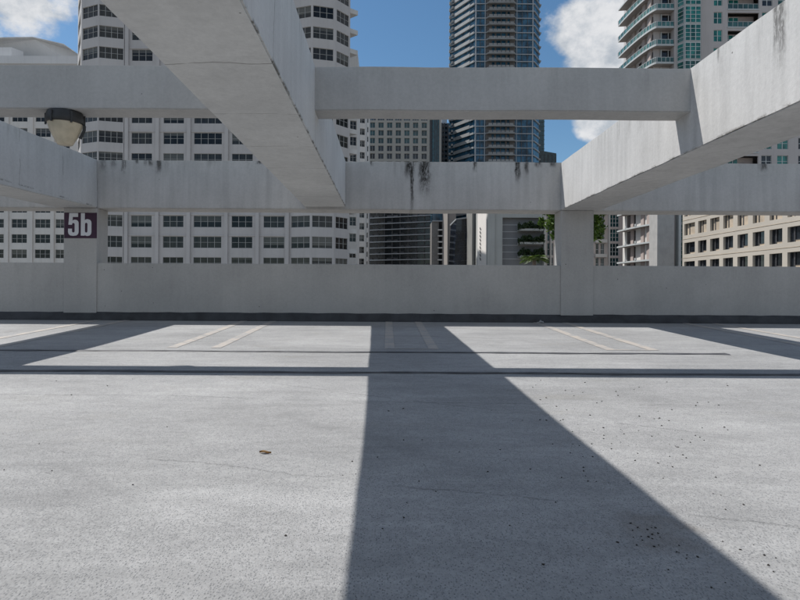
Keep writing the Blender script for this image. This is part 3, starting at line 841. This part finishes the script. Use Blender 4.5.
# slanted dark glass building
YD = 150
sg = empty('slanted_glass_building', (sx(462, YD), YD, GZ), 'dark blue glass building with a leaning left edge and pale roof line', 'building')
def slab_poly(bm, pp, Y, th):
    v0 = [bm.verts.new((sx(a, Y), Y, sz(a, b, Y))) for a, b in pp]; v1 = [bm.verts.new((v.co.x, Y+th, v.co.z)) for v in v0]
    bm.faces.new(v0); bm.faces.new(v1[::-1]); n = len(pp)
    for i in range(n): bm.faces.new((v0[i], v0[(i+1) % n], v1[(i+1) % n], v1[i]))
    bmesh.ops.recalc_face_normals(bm, faces=bm.faces)
zg = 356
bm = BM(); slab_poly(bm, [(456.2, 219), (450, zg), (467, zg), (467.5, 217.6)], YD, 14); link('glass_wall', bm, glass('navy_glass', (0.012, 0.018, 0.032), .1, .6, cs=(.5, .5, .3)), sg)
bm = BM(); slab_poly(bm, [(467.6, 217.5), (467.2, zg), (471.8, zg), (469.5, 217)], YD+.2, 13); link('side_wall', bm, M_black, sg)
bm = BM(); slab_poly(bm, [(455.4, 218.6), (455.6, 219.8), (472, 217.6), (472, 216.2)], YD-.5, 14); link('roof_edge', bm, M_slab, sg)
for k in range(6):
    bm = BM(); py = 226+7*k; slab_poly(bm, [(456-(py-219)*.045, py), (456-(py-219)*.045, py+.35), (467.2, py-.4), (467.2, py-.75)], YD-.12, .1); link('mullion', bm, M_joint, sg)
gp = empty('grey_pier_building', (sx(474, 140), 140, GZ), 'narrow grey building edge between the dark glass and the white wall with marks', 'building')
bm = BM(); box(bm, (sx(471.8, 140), 140, GZ), (sx(478, 140), 150, sz(474, 190, 140))); link('wall', bm, simple('grey_edge', (0.22, 0.215, 0.20), .85, .1, .3, streak=.2), gp)
bm = BM(); box(bm, (sx(474.4, 140), 139.7, GZ), (sx(475.8, 140), 139.99, sz(474, 191, 140))); link('window_strip', bm, G_dark, gp)

# --- garage with planters
YP = 110
pg = empty('planter_garage', (sx(515, YP), YP, GZ), 'grey panelled garage with a white side wall, set behind the centre right of the parapet', 'building')
M_pgrey = simple('grey_garage_plaster', (0.40, 0.40, 0.38), .85, .06, .3, streak=.1)
M_panel = simple('panel_grey', (0.20, 0.20, 0.205), .8, .06, .3)
M_line = simple('panel_joint_light', (0.42, 0.42, 0.42), .8, .05)
ztp = sz(515, 195, YP)
Wx0, Wy0 = P2(477.2, 117.5); Wx1, Wy1 = P2(486.8, YP+.4)
bm = BM()
zpan = sz(515, 217.6, YP)
facade(bm, (Wx0, Wy0), (Wx1, Wy1), GZ, ztp, [])
link('white_wall', bm, simple('white_side_wall', (0.74, 0.70, 0.66), .8, .05, .3), pg)
bm = BM()
A, B = P2(486.9, YP), P2(544.5, YP)
facade(bm, A, B, GZ, ztp, [(on_line(A, B, 502.2), on_line(A, B, 543.6), GZ+.1, zpan)], 1.2)
close_body(bm, [A, B], GZ, ztp, YP+14)
link('wall', bm, M_pgrey, pg)
bm = BM(); wbox(bm, A, B, on_line(A, B, 487), on_line(A, B, 494.2), GZ, ztp-.2, .01, .4); link('pier', bm, M_pgrey, pg)
bm = BM(); wbox(bm, A, B, on_line(A, B, 501), on_line(A, B, 545), GZ, zpan+.3, -1.5, -1.1); link('panel_wall', bm, M_panel, pg)
for k in range(9):
    z = sz(505, 224.3+6.85*k, YP); bm = BM(); wbox(bm, A, B, on_line(A, B, 502.4), on_line(A, B, 543.4), z-.07, z+.07, -1.095, -1.03); link('panel_joint', bm, M_line, pg)
L, d_, n_, a_ = frame_of((Wx0, Wy0), (Wx1, Wy1))
for k in range(9):   # slanting dark marks down the white wall
    bm = BM(); py = 227.5+3.75*k; z = sz(480, py, 116); c = on_line((Wx0, Wy0), (Wx1, Wy1), 480.3)
    v0 = [(c-.28, z-.02), (c+.30, z-.38), (c+.34, z-.72), (c-.22, z-.36)]
    vv = []
    for w in (0.0, 0.12):
        vv.append([bm.verts.new((Wx0+d_[0]*a+n_[0]*w, Wy0+d_[1]*a+n_[1]*w, b)) for a, b in v0])
    bm.faces.new(vv[1]); bm.faces.new(vv[0][::-1])
    for i in range(4): bm.faces.new((vv[0][i], vv[0][(i+1) % 4], vv[1][(i+1) % 4], vv[1][i]))
    bmesh.ops.recalc_face_normals(bm, faces=bm.faces)
    link('dark_mark', bm, M_black, pg)

# foliage -----------------------------------------------------------
def leafmat(name, col, sat=0.35):
    m, t, p = newmat(name)
    P = t.pos(); n = t.noise(P, 1.6, 4)
    r = t.noise(P, 9.0, 2)
    c = t.mix(t.step(n, .35, .65), rgb(col[0]*.6, col[1]*.7, col[2]*.7), rgb(col[0]*1.5, col[1]*1.35, col[2]*1.1))
    c = t.vmul(c, t.step(r, .3, .7, .75, 1.3))
    t.l.new(c, p.inputs['Base Color']); p.inputs['Roughness'].default_value = .55
    tr = t.node('ShaderNodeBsdfTranslucent'); t.l.new(c, tr.inputs[0])
    mx = t.node('ShaderNodeMixShader', {0: 0.3}); t.l.new(p.outputs[0], mx.inputs[1]); t.l.new(tr.outputs[0], mx.inputs[2])
    t.l.new(mx.outputs[0], m.node_tree.nodes['Material Output'].inputs['Surface'])
    return m
M_leafb = leafmat('bright_leaf', (0.075, 0.135, 0.022)); M_hedge = leafmat('hedge_leaf', (0.03, 0.055, 0.02)); M_palm = leafmat('palm_leaf', (0.07, 0.11, 0.025))
M_bark = simple('bark', (0.12, 0.09, 0.07), .9, .3, 4)
def leaf(bm, c, s, el=1.8):
    q = Vector((random.gauss(0, 1), random.gauss(0, 1), random.gauss(0, 1))).normalized()
    a = q.orthogonal().normalized()*s*.5; b = q.cross(a).normalized()*s*.5*el
    v = [bm.verts.new(c+k) for k in (-b, a*.9, b, -a*.9)]
    bm.faces.new(v)
def tube(bm, pts, rs, n=7):
    prev = None
    for i, (p_, r) in enumerate(zip(pts, rs)):
        p_ = Vector(p_)
        d = (Vector(pts[min(i+1, len(pts)-1)])-Vector(pts[max(i-1, 0)])).normalized()
        a = d.orthogonal().normalized() if prev is None else (pa-d*pa.dot(d)).normalized()
        pa = a; b = d.cross(a)
        ring = [bm.verts.new(p_+a*r*math.cos(2*math.pi*k/n)+b*r*math.sin(2*math.pi*k/n)) for k in range(n)]
        if prev:
            for k in range(n): bm.faces.new((prev[k], prev[(k+1) % n], ring[(k+1) % n], ring[k]))
        prev = ring
for k in range(4):
    py = 229.3+13.4*k
    z = sz(530, py, YP-1)
    pt_ = empty('planter_hedge', (sx(529, YP-1), YP-1, z), ['clipped dark hedge in the uppermost planter ledge of the grey garage', 'clipped dark hedge in the second planter ledge down the grey garage', 'clipped dark hedge in the third planter ledge, just above the palm', 'clipped dark hedge in the planter ledge hidden lowest on the grey garage'][k], 'hedge', 'hedges in the planter ledges')
    if k == 3: bpy.data.objects.remove(pt_); break
    bm = BM(); box(bm, (sx(519.5, YP-1), YP-1.4, z-.30), (sx(542.5, YP-1), YP+1.0, z+.1)); link('planter', bm, M_pgrey, pt_)
    bm = BM()
    for _ in range(1500):
        x = random.uniform(sx(517, YP), sx(542.5, YP)); y = random.uniform(YP-1.6, YP-.1)
        hmax = 1.15+.3*math.sin(x*2.1+k)+.2*math.sin(x*5+k)
        zz = z+.05+hmax*random.random()**.7-(0.5*random.random() if random.random() < .25 else 0)
        leaf(bm, Vector((x, y, zz)), .22)
    link('foliage', bm, M_hedge, pt_)
# street tree behind the right column
YR = 60
def tree(px, py, rx, rz_, Y, label, n=5200):
    cx, cz = sx(px, Y), sz(px, py, Y)
    t = empty('street_tree', (cx, Y, GZ), label, 'tree')
    bm = BM(); tube(bm, [(cx, Y, GZ), (cx+.1, Y, GZ+6), (cx-.1, Y, cz-1.5), (cx, Y, cz)], [.32, .26, .18, .1])
    for a in range(7):
        an = a*.9; tube(bm, [(cx, Y, cz-2.2), (cx+math.cos(an)*rx*.4, Y+math.sin(an)*rx*.4, cz-.6), (cx+math.cos(an)*rx*.8, Y+math.sin(an)*rx*.8, cz+.3)], [.1, .07, .03], 5)
    link('trunk', bm, M_bark, t)
    bm = BM(); cl = []
    for _ in range(120):
        while True:
            q = Vector((random.uniform(-1, 1), random.uniform(-1, 1), random.uniform(-1, 1)))
            if .55 < q.length < 1: break
        cl.append((Vector((cx+q.x*rx, Y+q.y*rx, cz+q.z*rz_)), random.uniform(.3, .6)))
    for _ in range(n):
        c, r = random.choice(cl)
        o = Vector((random.gauss(0, .45), random.gauss(0, .45), random.gauss(0, .6)))*r
        leaf(bm, c+o, .22, 2.0)
    link('crown', bm, M_leafb, t)
tree(573, 210, 3.75, 3.75, YR, 'leafy bright green street tree showing on both sides of the right column', 14000)
# palm
YQ = 50
pz = sz(536, 260, YQ); pxx = sx(534, YQ)
pal = empty('palm_tree', (pxx, YQ, GZ), 'palm with its green fronds just peeking over the parapet left of the right column', 'palm')
bm = BM(); tube(bm, [(pxx, YQ, GZ), (pxx+.2, YQ, GZ+8), (pxx, YQ, pz)], [.25, .2, .16]); link('trunk', bm, M_bark, pal)
for f in range(34):
    bm = BM()
    an = f*2.399; up = .35+.75*((f % 6)/6); Lf = 1.25
    pts = []
    for i in range(9):
        s = i/8
        r = Lf*s*math.cos(up*.6); z = Lf*(s*math.sin(up)*1.0-.55*s*s)
        pts.append(Vector((pxx+math.cos(an)*r, YQ+math.sin(an)*r, pz+z)))
    tube(bm, pts, [.02]*9, 4)
    side = Vector((-math.sin(an), math.cos(an), 0))
    for i in range(1, 8):
        for s in (-1, 1):
            for e in range(2):
                b0 = pts[i].lerp(pts[i+1] if i < 8 else pts[i], e*.5)
                tip = b0+side*s*.38+(pts[i]-pts[i-1]).normalized()*.22+Vector((0, 0, -.08))
                w = Vector((0, 0, .03))+(pts[i]-pts[i-1]).normalized()*.03
                bm.faces.new([bm.verts.new(c) for c in (b0-w, b0+w, tip)])
    link('frond', bm, M_palm, pal)

# --- slim white apartment building behind the tree
YX = 125
sl = empty('slim_apartment_building', (sx(600, YX), YX, GZ), 'slim pinkish white apartment building with a teal window column, behind the street tree', 'building')
M_pinkw = simple('pinkish_white_plaster', (0.56, 0.50, 0.47), .85, .06, .2, streak=.1)
p = 14.4*YX/F; z0 = sz(612, 255.8, YX)
rows = [z0+p*k for k in range(-3, 6)]
A, B = P2(543.8, YX), P2(627, YX)
grid_building(sl, M_pinkw, [(A, B, [(547, 549.5, 1, 2), (551, 553, 1, 2), (595.5, 598.5, 1, 2), (600.5, 604, 2, 2), (609.6, 618.6, 3, 3)])], rows, 12.4*YX/F, GZ, rows[-1]+4.0, YX+8, M_wframe, G_teal, .3, .13)
for px in (544.6, 550.2, 608.4):
    bm = BM(); wbox(bm, A, B, on_line(A, B, px-.7), on_line(A, B, px+.7), GZ, rows[-1]+3, -.02, .5); link('pilaster', bm, M_white2, sl)
for k, z in enumerate(rows):
    py = VY-(z-CAM)/YX*F
    if not seen(py-4, py+4): continue
    bm = BM(); wbox(bm, A, B, on_line(A, B, 594), on_line(A, B, 605.5), z-.35, z+.35, .0, .9); link('balcony', bm, M_white2, sl)

# --- right condominium with curved balconies
YK = 100
kc = empty('curved_balcony_condominium', (sx(700, YK), YK+5, GZ), 'pinkish condominium with curved glass fronted balconies and teal window bays, at the right', 'building')
M_pink = simple('pink_grey_plaster', (0.45, 0.42, 0.41), .85, .05, .2, streak=.06)
M_white3 = simple('white_slab_edge', (0.44, 0.46, 0.46), .7, .05)
M_soffit = simple('balcony_soffit', (0.30, 0.275, 0.26), .85, .06)
G_rail = glass('green_rail_glass', (0.05, 0.12, 0.115), .12, .35)
G_bay = glass('bay_teal_glass', (0.018, 0.125, 0.11), .1, .5, cs=(.9, .9, .5))
M_pinkd = simple('balcony_back_wall', (0.38, 0.32, 0.295), .85, .05)
p = 17.9*YK/F; zs = sz(660, 45, YK)
lev = [zs+p*k for k in range(-19, 6)]
zt = lev[-1]+2
# outer arc of the balconies
xe, xs_ = sx(656, YK), sx(621.5, 111)
def arc(dr=0.0):
    pts = []
    for i in range(15):
        a = math.pi/2*i/14*1.1
        pts.append((xe-(xe-xs_-dr)*math.sin(a), YK+11.5-(11.5-dr)*math.cos(a)))
    return pts[::-1]
out_, inn_ = arc(0), arc(1.5)
xr = sx(673, YK)
# body
bm = BM()
A_, B_ = P2(699.8, YK), P2(900, YK)
ops = []; hidden = []
def addw(A, B, x0, x1, z, h, nc, nr, fm, gm, dep=.25):
    a, b = on_line(A, B, x0), on_line(A, B, x1)
    ops.append((a, b, z, z+h)); put_window(kc, A, B, a, b, z, z+h, dep*.8, nc, nr, fm, gm, hidden, .1)
q = YK/F
for z in lev[:-1]:
    addw(A_, B_, 712.3, 720.8, z+.7, 11.6*q, 2, 2, M_wframe, G_bay)
    addw(A_, B_, 760.6, 771.0, z+.7, 11.6*q, 2, 2, M_wframe, G_bay if int(z) % 2 else G_dark)
    addw(A_, B_, 776.5, 787.5, z+.7, 11.6*q, 2, 2, M_wframe, G_bay)
    addw(A_, B_, 797.5, 806, z+.7, 11.6*q, 2, 2, M_wframe, G_dark)
    a, b = on_line(A_, B_, 726.3), on_line(A_, B_, 757.5)
    ops.append((a, b, z+.05, z+2.65))
facade(bm, A_, B_, GZ, zt, ops, 0.25)
# side/back
close_body(bm, [A_, B_], GZ, zt, YK+20)
# recessed pillar and return of the bay
xa = sx(676, YK)
prism(bm, [(xr, YK+.05), (xa, YK+.05), (xa+.5, YK+18), (xr, YK+18)], GZ, zt)
# core wall behind curved balconies
inner = [(x, y) for x, y in inn_]+[(xr-.02, inn_[-1][1]), (xr-.02, YK+19), (sx(622.5, YK+19), YK+19)]
prism(bm, inner, GZ, zt)
link('wall', bm, M_pink, kc)
flush_hidden(kc, hidden)
# pillars between balconies on the arc
for i in (3, 7, 10):
    x, y = inn_[i]; bm = BM(); box(bm, (x-.35, y-.9, GZ), (x+.35, y+.3, zt)); link('pillar', bm, M_pinkd, kc)
for i in (2, 5, 6, 9, 12):
    (x, y), (x2, y2) = inn_[i], inn_[i+1]
    for z in lev:
        py = VY-(z-CAM)/YK*F
        if not seen(py-16, py): continue
        bm = BM(); wbox(bm, (x, y), (x2, y2), 0.0, math.dist((x, y), (x2, y2)), z+.3, z+2.6, .005, .06); link('window', bm, G_dark, kc)
for z in lev:
    py = VY-(z-CAM)/YK*F
    low = py > 200
    vis = seen(py-18, py+6)
    if not vis and not (py < 220): continue
    bm = BM(); prism(bm, out_+[(xr-.03, YK), (xr-.03, YK+2.4)]+inn_[::-1], z-.12, z+.12); 
    slab = link('balcony_slab', bm, M_soffit, kc)
    bm = BM(); fo, fi = arc(-.04), arc(.035)
    prism(bm, fo+[(xr-.09, YK-.04), (xr-.09, YK+.035)]+fi[::-1], z-.135, z+.16); link('slab_edge', bm, M_white3, slab)
    if not vis: continue
    if not low:
        ro, ri = arc(.08), arc(.13)
        bm = BM(); prism(bm, ro+[(xr-.1, YK+.08), (xr-.1, YK+.13)]+ri[::-1], z+.25, z+1.0); link('glass_rail', bm, G_rail, slab)
        bm = BM(); ro, ri = arc(.04), arc(.17)
        prism(bm, ro+[(xr-.1, YK+.04), (xr-.1, YK+.17)]+ri[::-1], z+1.01, z+1.09)
        prism(bm, ro+[(xr-.1, YK+.04), (xr-.1, YK+.17)]+ri[::-1], z+.165, z+.24)
        pts = out_+[(xe+(xr-xe)*k_/4, YK) for k_ in range(1, 4)]
        for j in range(0, len(pts)):
            x, y = pts[j]; box(bm, (x-.03, y+.02, z+.12), (x+.05, y+.10, z+1.05))
        link('rail_frame', bm, M_white3, slab)
        bm = BM(); a, b = sx(656.5, YK+2.3), sx(672, YK+2.3)
        box(bm, (a+.2, YK+1.40, z+.2), (b-.1, YK+1.47, z+2.75)); link('window', bm, G_dark, kc)
        bm = BM(); box(bm, ((a+b)/2-.07, YK+1.3, z+.13), ((a+b)/2+.07, YK+1.39, z+2.8)); box(bm, (a+.0, YK+1.2, z+.13), (a+.18, YK+1.39, z+2.9)); link('door_frame', bm, M_white3, kc)
    else:
        for px, w_ in ((625.3, 1.0), (636.6, 1.2), (655.8, .7)):
            i = min(range(15), key=lambda i: abs(VX+out_[i][0]/out_[i][1]*F-px)); x, y = out_[i]
            bm = BM(); box(bm, (x-w_*.09, y+.02, z+.13), (x+w_*.09, y+.5, z+.62)); link('fin', bm, M_white3, slab)
# bay: glazed front and slanted glazed cheek
C0, C1, C2 = (xa, YK+.04), P2(683.2, YK-1.3), P2(699.6, YK-1.3)
bm = BM()
prism(bm, [C0, C1, C2, (C2[0], YK+.3), (C0[0], YK+.3)], GZ, zt-.5); link('bay_core', bm, M_white3, kc)
for z in lev[:-1]:
    py = VY-(z-CAM)/YK*F
    if not seen(py-18, py): continue
    for (a, b), nc in (((C0, C1), 1), ((C1, C2), 3)):
        Lb, d_, n_, ang = frame_of(a, b)
        me = window_mesh(Lb-.16, p-.32, nc, 4, M_wframe, G_bay, .10)
        link('window', None, None, kc, loc=(a[0]+d_[0]*.08+n_[0]*.05, a[1]+d_[1]*.08+n_[1]*.05, z+.2), rz=ang, mesh=me)
    # recessed balcony in the flat wall
    a, b = on_line(A_, B_, 726.3), on_line(A_, B_, 757.5)
    m0 = a+(b-a)*.5
    bm = BM(); wbox(bm, A_, B_, a+.01, b-.01, z+.05, z+2.65, -1.6, -1.5); link('back_wall', bm, M_pinkd, kc)
    me = window_mesh(m0-a-.1, 2.3, 3, 1, M_wframe, G_bay, .1); x_ = A_[0]+a+.05
    link('window', None, None, kc, loc=(x_, YK+1.45, z+.15), mesh=me)
    bm = BM(); wbox(bm, A_, B_, a+.02, b-.02, z+.16, z+1.05, -.2, -.14); link('glass_rail', bm, G_rail, kc)
    bm = BM()
    for j in range(7): wbox(bm, A_, B_, a+.02+(b-a-.1)*j/6, a+.08+(b-a-.1)*j/6, z+.06, z+1.06, -.138, -.09)
    wbox(bm, A_, B_, a+.02, b-.02, z+1.062, z+1.12, -.22, -.09); wbox(bm, A_, B_, a-.05, b+.05, z-.1, z+.14, .003, .1)
    link('rail_frame', bm, M_white3, kc)
# lower storeys behind the curved balconies: white walls with tall dark windows
off_ = 0.12
lowp = [(x-.10, y-.06) for x, y in inn_]+[(xr-.04, inn_[-1][1]-.06), (xr-.04, YK+18.9), (sx(622.5, YK+19)-.05, YK+18.9)]
zlo = sz(640, 196, YK)
bm = BM(); prism(bm, lowp, GZ, zlo); link('lower_wall', bm, M_white2, kc)
for p0, p1 in ((627, 630.2), (632.3, 635.4), (648.5, 654.8)):
    for (a, b) in zip(lowp[:14], lowp[1:15]):
        qa, qb = VX+a[0]/a[1]*F, VX+b[0]/b[1]*F
        if qa <= (p0+p1)/2 <= qb:
            Lw = math.dist(a, b); w0, w1 = on_line(a, b, p0), on_line(a, b, p1)
            for z in lev:
                py = VY-(z-CAM)/YK*F
                if 205 < py < 300:
                    bm = BM(); wbox(bm, a, b, w0, w1, z+.2, z+2.95, .002, .05); link('window', bm, G_dark, kc)
# lower shaft
bm = BM(); prism(bm, [P2(657, 97), P2(674, 97), (sx(674, 97)+.0, YK-.02), (sx(657, 97), YK-.02)], GZ, sz(665, 200, 97)); link('stair_shaft', bm, M_wall, kc)
bm = BM(); prism(bm, [P2(678.4, 97.5), P2(681.0, 97.5), (sx(681, 97.5), YK-.1-1.3), (sx(678.4, 97.5), YK-.1-1.3)], GZ, sz(665, 202, 97)); link('white_pier', bm, M_white3, kc)

# --- beige building lower right
M_sand = simple('sand_precast', (0.44, 0.40, 0.345), .85, .06, .25, bump=0.0)
XE = 44.4
EA, EB = (XE-.15, (XE-.15)*F/(682.3-VX)), (XE+.2, (XE+.2)*F/(834-VX))
eb = empty('sand_office_building', (EB[0], EB[1], GZ), 'sand coloured building with rows of deep square window openings at the lower right', 'building')
L, d_, n_, a_ = frame_of(EA, EB)
xs2 = [(676, 680.3), (690-6, 694.6), (697.8, 706.2), (709.8, 719), (722.9, 732.8), (737.2, 747.6), (752.4, 764.1), (769.2, 782), (787.2, 801.5), (808, 824)]
ops = []
pz_ = 2.80; wh_ = pz_*.61
zb0 = sz(749, 233, XE*F/(749-VX))-wh_-pz_+0.3
M_innerb = simple('inside_beige', (0.42, 0.35, 0.27), .85, .2, .8)
M_ind = simple('inside_dark', (0.05, 0.048, 0.045), .8, .4, .6)
for j in range(-4, 4):
    z = zb0+pz_*j-0.3
    for (a, b) in xs2[1:]:
        ua, ub = on_line(EA, EB, a), on_line(EA, EB, b)
        ops.append((max(ua, .15), ub, z, z+wh_))
bm = BM(); ztb = sz(800, 172, XE*F/(800-VX))
facade(bm, EA, EB, GZ, ztb, ops, 0.42); 
ring_back = [(EA[0]+14, EA[1]-.5), (EB[0]+14, EB[1])]
def quad(bm, a, b, z0, z1): bm.faces.new([bm.verts.new(c) for c in ((a[0], a[1], z0), (b[0], b[1], z0), (b[0], b[1], z1), (a[0], a[1], z1))])
quad(bm, ring_back[1], ring_back[0], GZ, ztb); quad(bm, EB, ring_back[1], GZ, ztb); quad(bm, ring_back[0], EA, GZ, ztb)
bm.faces.new([bm.verts.new((x, y, ztb)) for x, y in (EA, EB, ring_back[1], ring_back[0])])
link('wall', bm, M_sand, eb)
for z in [zb0+pz_*j-0.3 for j in range(-4, 4)]:
    bm = BM(); zz = z-(pz_-wh_)*.5
    wbox(bm, EA, EB, .05, L-.05, zz-.03, zz+.03, .004, .035); link('groove_line', bm, M_innerb, eb)
me_c = {}
for (ua, ub, z0_, z1_) in ops:
    zc = VY-(z1_-CAM)/(XE*F/(749-VX))*F
    if not (180 < zc < 275): continue
    x = EA[0]+d_[0]*ua-n_[0]*.40; y = EA[1]+d_[1]*ua-n_[1]*.40
    top = zc < 216
    key = (round(ub-ua, 2), top)
    if key not in me_c:
        bm = BM(); w, h = ub-ua, z1_-z0_
        box(bm, (0, 0, 0), (w, .05, h), 1)
        box(bm, (0, -.1, 0), (.10, -.002, h), 0); box(bm, (w*.30, -.12, 0), (w*.30+.12, -.002, h), 0)
        box(bm, (w*.32+.12, -.06, 0), (w, -.002, h*(.14 if not top else .75)), 2)
        box(bm, (w*.32+.12, -.10, h*(.14 if not top else .75)+.002), (w, -.002, h*(.17 if not top else .78)), 0)
        me = bpy.data.meshes.new('window'); bm.to_mesh(me); bm.free()
        for m_ in (M_joint, G_dark if not top else M_innerb, M_innerb): me.materials.append(m_)
        me_c[key] = me
    link('window', None, None, eb, loc=(x, y, z0_), rz=a_, mesh=me_c[key])

# ------------------------------------------------------------------ camera
cam = bpy.data.cameras.new('camera'); co = bpy.data.objects.new('camera', cam); C.objects.link(co)
co.location = (0, 0, CAM)
co.rotation_euler = (Matrix.Rotation(math.pi/2, 4, 'X') @ Matrix.Rotation(ROLL, 4, 'Z')).to_euler()
cam.sensor_width = 36; cam.lens = F/800*36
cam.shift_x = 13/800; cam.shift_y = -10.5/800
cam.clip_start = 0.05; cam.clip_end = 8000
bpy.context.scene.camera = co

# ------------------------------------------------------------------ light
to_sun = Vector((-0.588, 0.28, 1.0)).normalized()
sun = bpy.data.lights.new('sun', 'SUN'); so = bpy.data.objects.new('sun', sun); C.objects.link(so)
so.rotation_euler = to_sun.to_track_quat('Z', 'Y').to_euler()
sun.energy = 5.0; sun.angle = math.radians(0.53); sun.color = (1.0, 0.972, 0.93)
w = bpy.data.worlds.new('World'); bpy.context.scene.world = w; w.use_nodes = True
t = NT(w.node_tree); bg = w.node_tree.nodes['Background']
sky = t.node('ShaderNodeTexSky', sky_type='NISHITA'); sky.sun_disc = False
sky.sun_elevation = math.asin(to_sun.z); sky.sun_rotation = math.atan2(to_sun.x, to_sun.y)
sky.air_density = 1.0; sky.dust_density = 0.35; sky.ozone_density = 3.0; sky.altitude = 10
dirv = t.node('ShaderNodeTexCoord').outputs['Generated']
def dpx(px, py): return Vector(((px-VX)/F, 1.0, (VY-py)/F)).normalized()
nz = t.noise(t.scale(dirv, (1, 1, 1.5)), 5.5, 12, 0.62)
nb = t.noise(t.scale(dirv, (1, 1, 1.3)), 14.0, 10, 0.62)
tot = None
for px, py, r, s in ((18, 4, .085, .95), (62, 8, .06, .8), (95, 4, .05, .8), (45, 16, .05, .6), (24, 36, .018, .45), (-60, 10, .14, .9), (600, 26, .075, 1.2), (604, 68, .075, 1.2), (640, 20, .10, 1.1), (578, 55, .035, .8), (596, 122, .036, .95), (630, 130, .06, 1.0), (700, 80, .12, 1.1)):
    d = t.node('ShaderNodeVectorMath', {0: dirv, 1: dpx(px, py)}, operation='DISTANCE').outputs['Value']
    a = t.step(d, 0.0, r*1.6, s, 0.0)
    tot = a if tot is None else t.m('MAXIMUM', tot, a)
dens = t.step(t.m('MULTIPLY_ADD', t.sub(nz, .5), 2.0, tot), 0.38, 0.72)
# unseen cloud cover added overhead and behind the camera as neutral fill light
SD = t.sep(dirv)
fill_cloud = t.mul(t.step(t.noise(dirv, 2.6, 10, .6), .40, .60), t.step(SD[1], 0.55, 0.2))
dens = t.m('MAXIMUM', dens, t.mul(fill_cloud, 0.70), clamp=True)
shade = t.step(nb, .30, .60)
cc = t.mix(shade, rgb(4.3, 4.8, 5.4), rgb(7.7, 7.8, 8.0))
skyc = t.node('ShaderNodeHueSaturation', {'Saturation': 1.14, 'Value': 1.06, 'Hue': 0.493, 'Color': sky.outputs[0]}).outputs[0]
col = t.mix(dens, skyc, cc)
t.l.new(col, bg.inputs[0]); bg.inputs[1].default_value = 0.10

sc = bpy.context.scene
sc.view_settings.view_transform = 'Standard'; sc.view_settings.look = 'None'
sc.view_settings.exposure = 0.0; sc.view_settings.gamma = 1.0
try: sc.view_settings.use_curve_mapping = False
except Exception: pass
